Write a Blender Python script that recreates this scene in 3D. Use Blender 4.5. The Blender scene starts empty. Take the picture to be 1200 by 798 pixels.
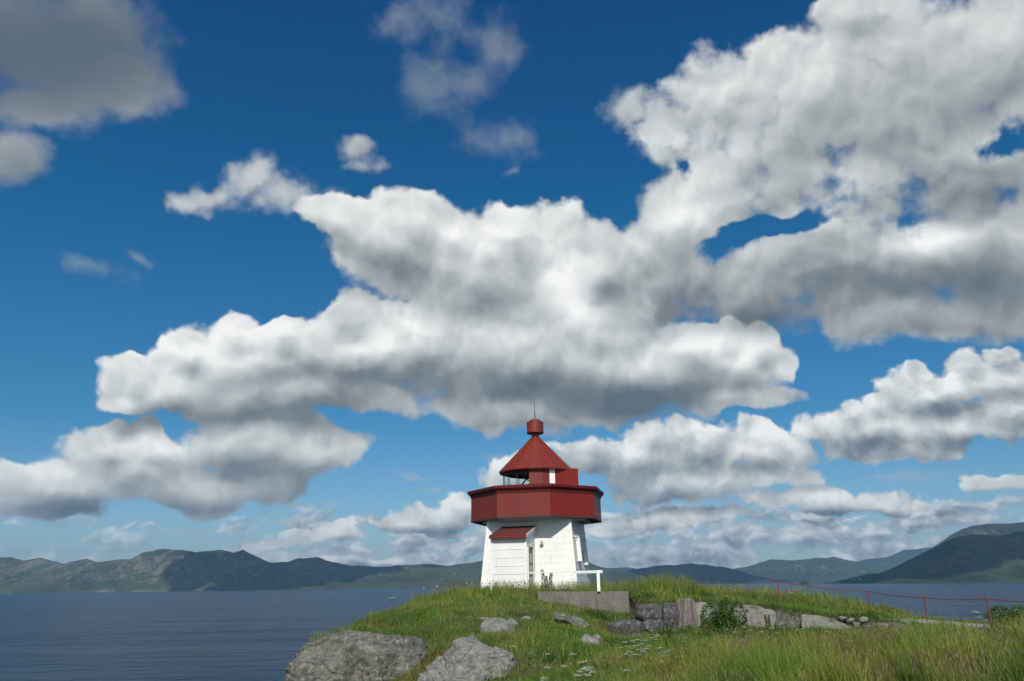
import bpy, bmesh, math, random
import numpy as np
from mathutils import Vector, Matrix, Euler, noise as mnoise

R = math.radians
sc = bpy.context.scene
COL = sc.collection

# ------------------------------------------------------------------ camera
FPX = 900.0                      # focal length in photo pixels (photo 1200 x 798)
PITCH, ROLL = R(17.6), R(-0.75)
EYE = Vector((0.0, 0.0, 0.0))    # eye level is z = 0, the sea lies 19 m below
SEA = -19.0
cam_d = bpy.data.cameras.new('camera')
cam = bpy.data.objects.new('camera', cam_d)
COL.objects.link(cam)
cam_d.sensor_fit = 'HORIZONTAL'
cam_d.sensor_width = 36.0
cam_d.lens = 36.0 * FPX / 1200.0
cam_d.clip_start = 0.2
cam_d.clip_end = 90000.0
CM = Matrix.Rotation(math.pi / 2 + PITCH, 3, 'X') @ Matrix.Rotation(ROLL, 3, 'Z')
cam.matrix_world = Matrix.Translation(EYE) @ CM.to_4x4()
sc.camera = cam

def ray(px, py):
    return (CM @ Vector(((px - 600) / FPX, (399 - py) / FPX, -1.0))).normalized()

def at(px, py, Y):
    d = ray(px, py)
    return EYE + d * (Y / d.y)

def on_z(px, py, z):
    d = ray(px, py)
    return EYE + d * (z / d.z)

def pix(p):
    q = CM.transposed() @ (Vector(p) - EYE)
    return 600 - FPX * q.x / q.z, 399 + FPX * q.y / q.z

# ------------------------------------------------------------------ exposure
sc.view_settings.view_transform = 'Standard'
sc.view_settings.look = 'None'
sc.view_settings.exposure = 0.0
sc.view_settings.gamma = 1.0
sc.view_settings.use_curve_mapping = False

# ------------------------------------------------------------------ sun
SUN_AZ, SUN_EL = R(-2.5), R(41.0)       # azimuth from the direction "towards the camera", negative = camera's left
S = Vector((math.sin(SUN_AZ) * math.cos(SUN_EL), -math.cos(SUN_AZ) * math.cos(SUN_EL), math.sin(SUN_EL)))
sun_d = bpy.data.lights.new('sun', 'SUN')
sun = bpy.data.objects.new('sun', sun_d)
COL.objects.link(sun)
sun_d.energy = 4.2
sun_d.angle = R(0.53)
sun_d.color = (1.0, 0.95, 0.86)
sun.rotation_euler = (-S).to_track_quat('-Z', 'Y').to_euler()
sun.location = (0, 0, 60)

# ------------------------------------------------------------------ node helper
class NT:
    def __init__(self, tree):
        self.t = tree
        self.n = tree.nodes
        self.l = tree.links
    def node(self, typ, props=None, ins=None):
        nd = self.n.new(typ)
        for k, v in (props or {}).items():
            setattr(nd, k, v)
        for k, v in (ins or {}).items():
            self.put(nd.inputs[k], v)
        return nd
    def put(self, sock, v):
        if isinstance(v, bpy.types.NodeSocket):
            self.l.new(v, sock)
        else:
            sock.default_value = v
    def m(self, op, a, b=None, c=None, clamp=False):
        nd = self.n.new('ShaderNodeMath')
        nd.operation = op
        nd.use_clamp = clamp
        for i, v in enumerate((a, b, c)):
            if v is not None:
                self.put(nd.inputs[i], v)
        return nd.outputs[0]
    def vm(self, op, a, b=None, scale=None):
        nd = self.n.new('ShaderNodeVectorMath')
        nd.operation = op
        self.put(nd.inputs[0], a)
        if b is not None:
            self.put(nd.inputs[1], b)
        if scale is not None:
            self.put(nd.inputs['Scale'], scale)
        return nd.outputs['Value' if op in ('LENGTH', 'DOT_PRODUCT', 'DISTANCE') else 'Vector']
    def mr(self, v, a, b, c=0.0, d=1.0, smooth=False):
        nd = self.n.new('ShaderNodeMapRange')
        if smooth:
            nd.interpolation_type = 'SMOOTHSTEP'
        for i, x in enumerate((v, a, b, c, d)):
            self.put(nd.inputs[i], x)
        return nd.outputs[0]
    def mix(self, f, a, b, blend='MIX'):
        nd = self.n.new('ShaderNodeMix')
        nd.data_type = 'RGBA'
        nd.blend_type = blend
        self.put(nd.inputs[0], f)
        for s, v in ((nd.inputs[6], a), (nd.inputs[7], b)):
            self.put(s, v if isinstance(v, bpy.types.NodeSocket) else (*v[:3], 1.0))
        return nd.outputs[2]
    def noise(self, vec, scale, detail=4, rough=0.55, dist=0.0, lac=2.0, dims='3D', out='Fac'):
        nd = self.node('ShaderNodeTexNoise', {'noise_dimensions': dims},
                       {'Scale': scale, 'Detail': detail, 'Roughness': rough, 'Distortion': dist, 'Lacunarity': lac})
        if vec is not None:
            self.put(nd.inputs['Vector'], vec)
        return nd.outputs[out]
    def voro(self, vec, scale, detail=0, rough=0.5, feature='F1', dims='3D', out='Distance', rnd=1.0, lac=2.0, smooth=None):
        nd = self.node('ShaderNodeTexVoronoi', {'voronoi_dimensions': dims, 'feature': feature},
                       {'Scale': scale, 'Randomness': rnd})
        if feature != 'N_SPHERE_RADIUS' :
            try:
                nd.inputs['Detail'].default_value = detail
                nd.inputs['Roughness'].default_value = rough
                nd.inputs['Lacunarity'].default_value = lac
            except Exception:
                pass
        if smooth is not None:
            nd.inputs['Smoothness'].default_value = smooth
        if vec is not None:
            self.put(nd.inputs['Vector'], vec)
        return nd.outputs[out]
    def ramp(self, f, stops):
        nd = self.n.new('ShaderNodeValToRGB')
        self.put(nd.inputs[0], f)
        cr = nd.color_ramp
        while len(cr.elements) < len(stops):
            cr.elements.new(0.5)
        for e, (p, c) in zip(cr.elements, stops):
            e.position = p
            e.color = (*c[:3], 1.0)
        return nd.outputs[0]
    def scale(self, vec, s, loc=(0, 0, 0), rot=(0, 0, 0)):
        nd = self.node('ShaderNodeMapping', None, {'Scale': s, 'Location': loc, 'Rotation': rot})
        self.put(nd.inputs['Vector'], vec)
        return nd.outputs[0]

# ------------------------------------------------------------------ sky
world = bpy.data.worlds.new('World')
sc.world = world
world.use_nodes = True
W = NT(world.node_tree)
W.n.clear()
w_out = W.node('ShaderNodeOutputWorld')
w_bg = W.node('ShaderNodeBackground')
W.l.new(w_bg.outputs[0], w_out.inputs[0])
SKY_STRENGTH = 0.10
w_bg.inputs[1].default_value = SKY_STRENGTH
sky = W.node('ShaderNodeTexSky', {'sky_type': 'NISHITA', 'sun_disc': False})
sky.sun_elevation = SUN_EL
sky.sun_rotation = math.atan2(S.x, S.y)
sky.altitude = 10
sky.air_density = 1.0
sky.dust_density = 0.8
sky.ozone_density = 2.5

def stereo(d):
    return Vector((d.x / (1 + d.y), d.z / (1 + d.y)))

def blob_params(b):
    cx, cy, rx, ry = b[:4]
    rot = R(b[4]) if len(b) > 4 else 0.0
    p0 = stereo(ray(cx, cy))
    e = 4.0
    jx = (stereo(ray(cx + e, cy)) - p0) / e
    ax = jx                                  # image +x in sky coordinates
    s = ax.length
    ang = math.atan2(ax.y, ax.x) + rot       # image rot is counter-clockwise
    return p0, s * rx, s * ry, ang

w_tc = W.node('ShaderNodeTexCoord')
w_dir = w_tc.outputs['Generated']
w_sep = W.node('ShaderNodeSeparateXYZ', None, {0: w_dir})
den = W.m('MAXIMUM', W.m('ADD', w_sep.outputs[1], 1.0), 0.02)
PU = W.m('DIVIDE', w_sep.outputs[0], den)
PV = W.m('DIVIDE', w_sep.outputs[2], den)
P = W.node('ShaderNodeCombineXYZ', None, {0: PU, 1: PV}).outputs[0]

# domain warp, the same in every part of the sky
nv = W.noise(W.scale(P, (1, 1, 1), (3.1, 1.7, 0)), 15.0, 4, 0.62, dims='2D', out='Color')
nv = W.vm('SUBTRACT', nv, (0.5, 0.5, 0.5))
nw = W.noise(W.scale(P, (1, 1, 1), (7.1, 2.7, 0)), 5.0, 2, 0.5, dims='2D', out='Color')
nw = W.vm('SUBTRACT', nw, (0.5, 0.5, 0.5))
Ps = W.vm('ADD', P, W.vm('ADD', W.vm('SCALE', nv, scale=0.006), W.vm('SCALE', nw, scale=0.020)))     # smooth, for broad light and shade
Pw = W.vm('ADD', P, W.vm('ADD', W.vm('SCALE', nv, scale=0.026), W.vm('SCALE', nw, scale=0.016)))

LAST = [None]
def seq(coord):
    # lets the node compiler finish one batch of shapes before it starts the next (keeps its stack small)
    if LAST[0] is None:
        return coord
    return W.vm('ADD', coord, W.vm('SCALE', (1e-7, 1e-7, 0.0), scale=LAST[0]))

def field(blobs, src=None, k=0.22):
    src = src or Pw
    coord = seq(src)
    acc = None
    for i, b in enumerate(blobs):
        if i % 8 == 7:
            LAST[0] = acc
            coord = seq(src)
        p0, a, c, ang = blob_params(b)
        nd = W.node('ShaderNodeMapping', {'vector_type': 'TEXTURE'},
                    {'Location': (p0.x, p0.y, 0), 'Rotation': (0, 0, ang), 'Scale': (a, c, 1)})
        W.put(nd.inputs['Vector'], coord)
        l = W.vm('LENGTH', nd.outputs[0])
        acc = l if acc is None else W.m('SMOOTH_MIN', acc, l, k)
    LAST[0] = acc
    return acc

class Tex:
    """the lumpy structure of cumulus at one scale: height of the lumps and how much each flank faces the sun"""
    def __init__(self, f, det):
        bz = W.vm('ADD', W.vm('SCALE', P, scale=f), W.vm('SCALE', nv, scale=0.030 * f))
        up = (-0.0035 * f, 0.0085 * f, 0)
        bil = lambda v: W.m('SUBTRACT', 1.0, W.voro(v, 24.0, det, 0.50, 'SMOOTH_F1', '2D', lac=2.2, smooth=0.30))
        self.B = bil(bz)
        self.rel = W.m('SUBTRACT', self.B, bil(W.vm('ADD', bz, up)))
        q = W.scale(P, (f, f, 1), (9.2, 4.4, 0))
        n = W.noise(q, 20.0, 7, 0.60, dims='2D')
        self.n = W.m('SUBTRACT', n, 0.5)
        self.Bc = W.m('SUBTRACT', self.B, 0.5)
TA = Tex(1.0, 2.0)
TB = Tex(2.0, 2.0)

def alpha_of(D, t, dens=1.0, wisp=0.55, bill=0.5, lo=0.0, hi=0.22, hole=None):
    f = W.m('SUBTRACT', 1.16, D)
    if hole is not None:
        f = W.m('MINIMUM', f, 0.55)
    f = W.m('ADD', f, W.m('MULTIPLY', t.n, wisp))
    f = W.m('ADD', f, W.m('MULTIPLY', t.Bc, bill))
    if hole is not None:
        f = W.m('SUBTRACT', f, hole)
    return f, W.m('MULTIPLY', W.mr(f, lo, hi, smooth=True), dens)
# ------------------------------------------------------------------ clouds (positions measured as directions)
def soft(blobs, src=None):
    """sum of soft ellipses with an amplitude each: (cx, cy, rx, ry, rot, amp)"""
    acc = None
    coord = seq(src or Pw)
    for i, b in enumerate(blobs):
        if i % 8 == 7:
            LAST[0] = acc
            coord = seq(src or Pw)
        p0, a, c, ang = blob_params(b[:5])
        nd = W.node('ShaderNodeMapping', {'vector_type': 'TEXTURE'},
                    {'Location': (p0.x, p0.y, 0), 'Rotation': (0, 0, ang), 'Scale': (a, c, 1)})
        W.put(nd.inputs['Vector'], coord)
        l = W.vm('LENGTH', nd.outputs[0])
        v = W.m('MULTIPLY', W.mr(l, 1.25, 0.1, smooth=True), b[5])
        acc = v if acc is None else W.m('ADD', acc, v)
    LAST[0] = acc
    return acc

CL_MAIN = [
    (392, 262, 48, 28, -25), (462, 285, 88, 52, 8), (560, 318, 120, 72), (655, 318, 92, 72), (700, 372, 70, 60),
    (600, 420, 185, 78), (745, 432, 130, 58), (868, 425, 58, 38), (812, 398, 60, 34),
    (300, 420, 100, 52), (205, 452, 86, 38), (415, 412, 120, 50), (330, 462, 175, 30), (485, 400, 60, 50), (150, 470, 40, 18),
    (160, 528, 92, 40), (70, 565, 110, 36), (255, 565, 100, 34), (372, 528, 62, 30), (30, 592, 110, 26), (300, 515, 90, 36),
    (600, 478, 120, 22), (860, 462, 70, 18),
    (478, 258, 34, 24), (530, 272, 30, 26), (600, 268, 40, 26), (655, 282, 34, 28), (700, 305, 34, 30), (285, 385, 36, 26), (335, 388, 32, 22), (235, 405, 34, 26),
    (165, 432, 28, 22), (410, 372, 40, 22), (465, 372, 36, 24), (130, 505, 30, 18), (180, 508, 30, 20), (885, 400, 26, 22), (845, 385, 26, 20), (915, 430, 18, 16),
]
CL_RIGHT = [
    (782, 160, 52, 40), (848, 120, 70, 58), (940, 110, 120, 88), (1090, 90, 170, 125), (1010, 15, 55, 34),
    (1180, 40, 80, 90), (792, 252, 72, 56), (900, 215, 130, 62), (1010, 300, 190, 62), (1140, 300, 150, 92),
    (1000, 222, 160, 60), (870, 180, 90, 70), (1130, 180, 120, 70), (1100, 200, 90, 60), (960, 260, 90, 40), (780, 325, 90, 60), (900, 340, 150, 58), (1070, 370, 190, 36), (750, 285, 36, 28), (1230, 220, 50, 60),
]
CL_HOLE = [(905, 266, 66, 15, 14, 0.95), (1178, 162, 50, 34, 10, 0.66), (850, 284, 44, 16, 20, 0.5),
           (800, 205, 46, 12, -60, 0.35), (935, 250, 40, 10, 30, 0.3)]
CL_WISP = [(298, 203, 44, 38), (335, 222, 72, 36, -14), (245, 228, 46, 22, 20), (212, 238, 30, 20), (420, 182, 26, 20), (385, 240, 50, 30, -20),
           (738, 126, 36, 26), (765, 140, 34, 26), (430, 205, 30, 16)]
CL_LOW = [
    (745, 528, 82, 34), (820, 520, 60, 34), (885, 528, 62, 32), (690, 530, 52, 22), (800, 565, 120, 26), (900, 560, 60, 18),
    (755, 502, 30, 20), (800, 500, 28, 18), (880, 508, 26, 22), (1080, 440, 26, 18), (1130, 425, 30, 18), (985, 480, 26, 18), (1020, 470, 22, 14), (1175, 415, 30, 20),
    (1000, 500, 80, 34), (1085, 462, 90, 34, 6), (1175, 440, 80, 36), (1130, 500, 130, 30), (1040, 520, 110, 22), (1190, 480, 60, 40),
    (960, 585, 110, 18), (1040, 592, 50, 12), (790, 606, 95, 12), (1165, 565, 46, 14),
    (505, 604, 52, 18), (545, 590, 36, 22), (470, 612, 50, 8), (370, 632, 72, 11), (395, 620, 30, 8), (610, 560, 60, 30), (640, 590, 60, 20),
    (700, 612, 60, 9), (340, 640, 50, 8),
]
CL_THIN = [
    (520, 20, 70, 44), (590, 60, 56, 50, -30), (500, 105, 50, 42, 30), (600, 165, 72, 30, -12), (545, 95, 40, 30), (602, 208, 18, 10, 30),
    (105, 312, 52, 18, -28), (155, 306, 24, 8, -45), (470, 25, 40, 30),
]
CL_DARK = [(60, 55, 155, 92), (120, 90, 95, 68), (150, 108, 58, 52), (40, 120, 60, 30), (10, 185, 56, 36), (105, 20, 80, 60)]
CL_PUFF = [(480, 556, 24, 6), (505, 566, 16, 5), (320, 598, 18, 5), (350, 590, 30, 5), (225, 615, 30, 5), (580, 535, 22, 6), (930, 620, 40, 5), (1060, 555, 60, 10)]

# each body is probed a second time a little higher up: where the cloud thins out upwards it is a sunlit crown,
# where it thickens it is an underside
PU1 = W.vm('ADD', Ps, (-0.004, 0.016, 0))
PU2 = W.vm('ADD', Ps, (-0.003, 0.009, 0))
D1, D2, D3 = field(CL_MAIN), field(CL_RIGHT), field(CL_LOW, k=0.15)
G1 = W.m('SUBTRACT', field(CL_MAIN, PU1, 0.42), field(CL_MAIN, Ps, 0.42))
G2 = W.m('SUBTRACT', field(CL_RIGHT, PU1, 0.42), field(CL_RIGHT, Ps, 0.42))
G3 = W.m('SUBTRACT', field(CL_LOW, PU2, 0.32), field(CL_LOW, Ps, 0.32))
D4, D5 = field(CL_THIN, k=0.3), field(CL_DARK, k=0.3)
D6 = field(CL_PUFF, k=0.1)
hole = W.m('MULTIPLY', soft(CL_HOLE), W.m('ADD', 0.95, W.m('MULTIPLY', TB.n, 2.6)))
D7 = field(CL_WISP, k=0.3)
f1, a1 = alpha_of(D1, TA, 1.0, 0.75, 0.35, 0.0, 0.22)
f2, a2 = alpha_of(D2, TA, 1.0, 1.2, 0.35, -0.02, 0.36, hole)
f3, a3 = alpha_of(D3, TB, 0.97, 0.8, 0.5, 0.0, 0.30)
f4, a4 = alpha_of(D4, TA, 0.38, 2.8, 0.5, 0.0, 1.5)
f5, a5 = alpha_of(D5, TA, 0.88, 1.1, 0.2, 0.0, 0.70)
f7, a7w = alpha_of(D7, TA, 0.82, 2.1, 0.7, 0.0, 0.95)
f6, a6 = alpha_of(D6, TB, 0.35, 1.4, 0.4, 0.0, 0.8)

# far low banks along the horizon, seen edge-on: long flat streaks, and a scatter of small cumulus elsewhere in the sky
lowT = W.scale(P, (12.0, 34.0, 1), (2.7, 0.3, 0))
ln = W.noise(W.vm('ADD', lowT, W.vm('SCALE', nv, scale=0.5)), 2.0, 7, 0.62, dims='2D')
low_mask = W.m('MULTIPLY', W.mr(PV, 0.058, 0.035, smooth=True), W.mr(PU, -0.26, -0.08, 0.55, 1.0, smooth=True))
lowf = W.m('ADD', W.m('ADD', ln, W.m('MULTIPLY', TB.n, 0.30)), W.m('ADD', W.m('MULTIPLY', low_mask, 0.25), W.m('MULTIPLY', TB.Bc, 0.12)))
a7 = W.m('MULTIPLY', W.mr(lowf, 0.58, 0.73, smooth=True), W.m('MULTIPLY', low_mask, 0.92))
lnB = W.noise(W.vm('ADD', W.vm('ADD', lowT, W.vm('SCALE', nv, scale=0.5)), (0, 0.10, 0)), 2.0, 7, 0.62, dims='2D')
low_relief = W.m('SUBTRACT', ln, lnB)
# the rest of the sky, beyond what the photograph shows
side = W.mr(W.vm('LENGTH', W.vm('MULTIPLY', W.vm('SUBTRACT', P, (0, 0.16, 0)), (1, 1.35, 0))), 0.42, 0.62, smooth=True)
gn = W.noise(W.node('ShaderNodeMapping', None, {'Vector': w_dir, 'Scale': (1.6, 1.6, 3.2)}).outputs[0], 1.6, 7, 0.58)
a8 = W.m('MULTIPLY', W.mr(gn, 0.52, 0.62, smooth=True), side)

# brightness of the cloud bodies: sunlit crowns and grey bases
SHADE = [
    # dark bases
    (660, 470, 240, 42, 0, -0.30), (840, 345, 190, 50, 0, -0.34), (1130, 350, 170, 60, 0, -0.10), (1080, 330, 230, 62, -8, -0.24), (1010, 380, 220, 30, 0, -0.20),
    (560, 430, 110, 40, -10, -0.14), (745, 460, 150, 36, 0, -0.22), (1120, 230, 130, 60, 0, -0.26), (950, 200, 150, 50, 20, -0.12),
    (470, 315, 70, 40, 0, -0.16), (430, 445, 160, 34, 5, -0.20), (300, 480, 200, 22, 3, -0.26), (400, 510, 90, 40, 0, -0.18),
    (200, 590, 220, 26, 3, -0.22), (60, 600, 160, 22, 0, -0.26), (290, 550, 120, 30, -10, -0.26), (300, 440, 110, 26, -10, -0.05),
    (740, 575, 130, 16, 0, -0.24), (690, 545, 60, 26, 0, -0.22), (800, 540, 60, 22, 20, -0.15), (1000, 520, 120, 24, 0, -0.24),
    (1130, 520, 150, 14, 0, -0.24), (1150, 470, 100, 20, 10, -0.14), (960, 603, 120, 8, 0, -0.30), (1100, 480, 60, 14, 0, -0.12),
    (1110, 120, 170, 100, 0, -0.14), (1180, 330, 120, 90, 0, -0.10), (880, 380, 60, 20, 0, -0.12), (760, 300, 60, 30, 0, -0.08), (60, 60, 300, 120, 0, -0.60), (20, 200, 80, 50, 0, -0.30), (520, 110, 180, 140, 0, -0.22),
    (505, 622, 70, 7, 0, -0.22), (120, 320, 90, 40, 0, -0.10), (640, 540, 30, 20, 0, -0.08), (780, 612, 110, 6, 0, -0.18),
    (580, 365, 60, 30, 0, -0.07), (1060, 200, 60, 40, 0, -0.06),
    # bright crowns
    (668, 335, 42, 48, 10, 0.42), (690, 370, 60, 40, 0, 0.18), (250, 415, 90, 40, -20, 0.20), (470, 405, 80, 40, 0, 0.20), (300, 385, 60, 24, 0, 0.16),
    (200, 455, 80, 24, 10, 0.08), (850, 405, 70, 32, -20, 0.22), (195, 515, 60, 22, 0, 0.20), (1080, 285, 60, 30, 0, 0.34), (830, 220, 70, 40, 0, 0.16),
    (800, 255, 40, 40, 0, 0.12), (910, 515, 50, 26, 0, 0.26), (800, 500, 60, 22, 0, 0.20), (745, 520, 34, 22, 0, 0.16), (1120, 445, 80, 22, 8, 0.16),
    (1050, 500, 60, 20, -20, 0.14), (940, 580, 80, 8, 0, 0.18), (530, 596, 50, 18, 0, 0.18), (560, 275, 110, 24, -8, 0.12), (940, 90, 70, 40, 0, 0.06),
    (290, 195, 50, 26, 0, 0.05), (1060, 272, 30, 12, 0, 0.12), (1120, 500, 60, 10, -10, 0.10), (70, 550, 60, 14, 0, 0.10),
]
sh = soft(SHADE, Ps)
def edge_light(f, amt=0.10):
    return W.m('MULTIPLY', W.mr(f, 0.05, 0.55, 1.0, 0.0), amt)
def bright(base, f, t, k_rel=1.0, k_edge=0.08, grad=None, kg=0.8):
    b = W.m('ADD', sh, base)
    if grad is not None:
        b = W.m('ADD', b, W.m('MULTIPLY', W.mr(grad, -0.5, 0.5, -0.5, 0.5), kg))
    b = W.m('ADD', b, W.m('MULTIPLY', t.rel, 0.34 * k_rel))
    b = W.m('ADD', b, W.m('MULTIPLY', t.n, 0.16 * k_rel))
    return W.m('ADD', b, edge_light(f, k_edge))
def cloud_col(b):
    return W.ramp(b, [(0.0, (0.115, 0.148, 0.172)), (0.25, (0.215, 0.243, 0.262)), (0.5, (0.425, 0.455, 0.462)),
                      (0.75, (0.68, 0.71, 0.70)), (1.0, (1.0, 1.0, 0.97))])
K = 1.0 / SKY_STRENGTH
def lay(under, a, colr):
    c = W.mix(1.0, colr, (K, K, K), 'MULTIPLY')
    return W.mix(a, under, c)
# a polariser-like deep blue overhead, paler low down
hs = W.node('ShaderNodeHueSaturation', None, {'Saturation': 1.15, 'Value': 1.0, 'Color': sky.outputs[0]})
base = hs.outputs[0]
tint = W.ramp(W.mr(PV, 0.0, 0.42), [(0.0, (0.90, 1.02, 1.16)), (0.10, (0.62, 0.82, 0.97)), (0.25, (0.27, 0.67, 0.82)), (0.6, (0.06, 0.60, 0.79)), (1.0, (0.0, 0.45, 0.80))])
base = W.mix(W.mr(PV, 0.9, 0.5), base, W.mix(1.0, base, tint, 'MULTIPLY'))
colr = lay(base, a8, cloud_col(W.m('ADD', 0.55, W.m('MULTIPLY', TA.n, 0.8))))
colr = lay(colr, a7, cloud_col(W.m('ADD', 0.60, W.m('ADD', W.m('MULTIPLY', low_relief, 1.5), W.m('MULTIPLY', TB.rel, 0.5)))))
colr = lay(colr, a4, cloud_col(bright(0.66, f4, TA, 0.25, 0.0)))
colr = lay(colr, a6, cloud_col(bright(0.55, f6, TB, 0.2, 0.0)))
colr = lay(colr, a3, cloud_col(bright(0.60, f3, TB, 0.85, 0.06, G3, 0.42)))
colr = lay(colr, a2, cloud_col(bright(0.60, f2, TA, 0.8, 0.05, G2, 0.30)))
colr = lay(colr, a7w, cloud_col(bright(0.66, f7, TA, 0.5, 0.0)))
colr = lay(colr, a1, cloud_col(bright(0.60, f1, TA, 0.9, 0.06, G1, 0.40)))
colr = lay(colr, a5, cloud_col(bright(0.60, f5, TA, 0.15, 0.0)))
W.put(w_bg.inputs[0], colr)
world.cycles.sampling_method = 'MANUAL'
world.cycles.sample_map_resolution = 512
# ------------------------------------------------------------------ object helpers
def tag(o, label=None, cat=None, group=None, kind=None):
    if label: o['label'] = label
    if cat: o['category'] = cat
    if group: o['group'] = group
    if kind: o['kind'] = kind
    return o

def empty(name, loc, rz=0.0, label=None, cat=None, group=None):
    o = bpy.data.objects.new(name, None)
    o.empty_display_size = 0.3
    COL.objects.link(o)
    o.location = loc
    o.rotation_euler = (0, 0, rz)
    return tag(o, label, cat, group)

def link(name, me, mats, parent=None, smooth=False):
    o = bpy.data.objects.new(name, me)
    COL.objects.link(o)
    for m in (mats if isinstance(mats, (list, tuple)) else [mats]):
        me.materials.append(m)
    if parent is not None:
        o.parent = parent
    if smooth:
        me.polygons.foreach_set('use_smooth', [True] * len(me.polygons))
    return o

def obj(name, bm, mats, parent=None, smooth=False):
    me = bpy.data.meshes.new(name)
    bm.to_mesh(me)
    bm.free()
    return link(name, me, mats, parent, smooth)

def np_mesh(name, verts, faces_flat, loop_totals, cols=None, smooth=False):
    """fast mesh from numpy arrays"""
    me = bpy.data.meshes.new(name)
    nv_, nl, nf = len(verts), len(faces_flat), len(loop_totals)
    me.vertices.add(nv_); me.loops.add(nl); me.polygons.add(nf)
    me.vertices.foreach_set('co', np.ascontiguousarray(verts, np.float32).ravel())
    me.loops.foreach_set('vertex_index', np.ascontiguousarray(faces_flat, np.int32))
    st = np.concatenate([[0], np.cumsum(loop_totals)[:-1]]).astype(np.int32)
    me.polygons.foreach_set('loop_start', st)
    me.polygons.foreach_set('loop_total', np.ascontiguousarray(loop_totals, np.int32))
    if smooth:
        me.polygons.foreach_set('use_smooth', np.ones(nf, bool))
    me.update(calc_edges=True)
    if cols is not None:
        at_ = me.attributes.new('tone', 'FLOAT_COLOR', 'POINT')
        c4 = np.ones((nv_, 4), np.float32); c4[:, :3] = cols
        at_.data.foreach_set('color', c4.ravel())
    return me

def box(bm, c, s, rot=None, mi=0):
    """box with centre c and full size s"""
    M = Matrix.Translation(Vector(c)) @ (rot.to_4x4() if rot is not None else Matrix.Identity(4)) @ Matrix.Diagonal((*s, 1.0))
    r = bmesh.ops.create_cube(bm, size=1.0, matrix=M)
    for v in r['verts']:
        for f in v.link_faces:
            f.material_index = mi
    return r['verts']

def bar(bm, a, b, r, n=8, r2=None, cap=True):
    a, b = Vector(a), Vector(b)
    d = b - a
    q = Vector((0, 0, 1)).rotation_difference(d.normalized()).to_matrix().to_4x4()
    M = Matrix.Translation((a + b) / 2) @ q
    bmesh.ops.create_cone(bm, cap_ends=cap, segments=n, radius1=r, radius2=r if r2 is None else r2, depth=d.length, matrix=M)

def beam(bm, a, b, w, h):
    a, b = Vector(a), Vector(b)
    d = b - a
    y = d.normalized()
    x = y.cross(Vector((0, 0, 1))).normalized()
    z = x.cross(y)
    box(bm, (a + b) / 2, (w, d.length, h), Matrix((x, y, z)).transposed())

def ring_loft(bm, rings, mis=None, cap_top=False, cap_bot=False):
    """rings: list of lists of points; closed loops lofted together"""
    vs = [[bm.verts.new(p) for p in r] for r in rings]
    n = len(rings[0])
    for k in range(len(vs) - 1):
        for i in range(n):
            j = (i + 1) % n
            f = bm.faces.new((vs[k][i], vs[k][j], vs[k + 1][j], vs[k + 1][i]))
            if mis: f.material_index = mis(k, i)
    if cap_top: bm.faces.new(vs[-1])
    if cap_bot: bm.faces.new(list(reversed(vs[0])))
    return vs

def ngon(n, r, z, a0=0.0):
    return [(r * math.sin(a0 + 2 * math.pi * i / n), -r * math.cos(a0 + 2 * math.pi * i / n), z) for i in range(n)]

def bevel(bm, w, seg=1):
    bmesh.ops.bevel(bm, geom=[e for e in bm.edges if len(e.link_faces) == 2 and e.calc_face_angle(0) > 0.5], offset=w, segments=seg, affect='EDGES', clamp_overlap=True)

# numpy value noise ------------------------------------------------------------
_rs = np.random.RandomState(7)
_TAB = _rs.rand(256, 256).astype(np.float64)
def vnoise(x, y):
    xi, yi = np.floor(x).astype(int), np.floor(y).astype(int)
    fx, fy = x - xi, y - yi
    fx, fy = fx * fx * (3 - 2 * fx), fy * fy * (3 - 2 * fy)
    g = lambda a, b: _TAB[a & 255, b & 255]
    return (g(xi, yi) * (1 - fx) + g(xi + 1, yi) * fx) * (1 - fy) + (g(xi, yi + 1) * (1 - fx) + g(xi + 1, yi + 1) * fx) * fy
def fbm(x, y, o=5, g=0.5, l=2.03):
    s, a, t = 0.0, 1.0, 0.0
    for k in range(o):
        s = s + a * (vnoise(x + 17.3 * k, y + 9.1 * k) - 0.5); t += a
        a *= g; x, y = x * l, y * l
    return s / t * 2.0

# ------------------------------------------------------------------ materials
def mat(name):
    m_ = bpy.data.materials.new(name)
    m_.use_nodes = True
    t = NT(m_.node_tree)
    bs = t.n.get('Principled BSDF')
    return m_, t, bs
def tcoord(t, which='Object'):
    return t.node('ShaderNodeTexCoord').outputs[which]
def bump(t, bs, h, dist=0.02, strength=1.0):
    nd = t.node('ShaderNodeBump', None, {'Strength': strength, 'Distance': dist, 'Height': h})
    t.put(bs.inputs['Normal'], nd.outputs[0])

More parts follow.
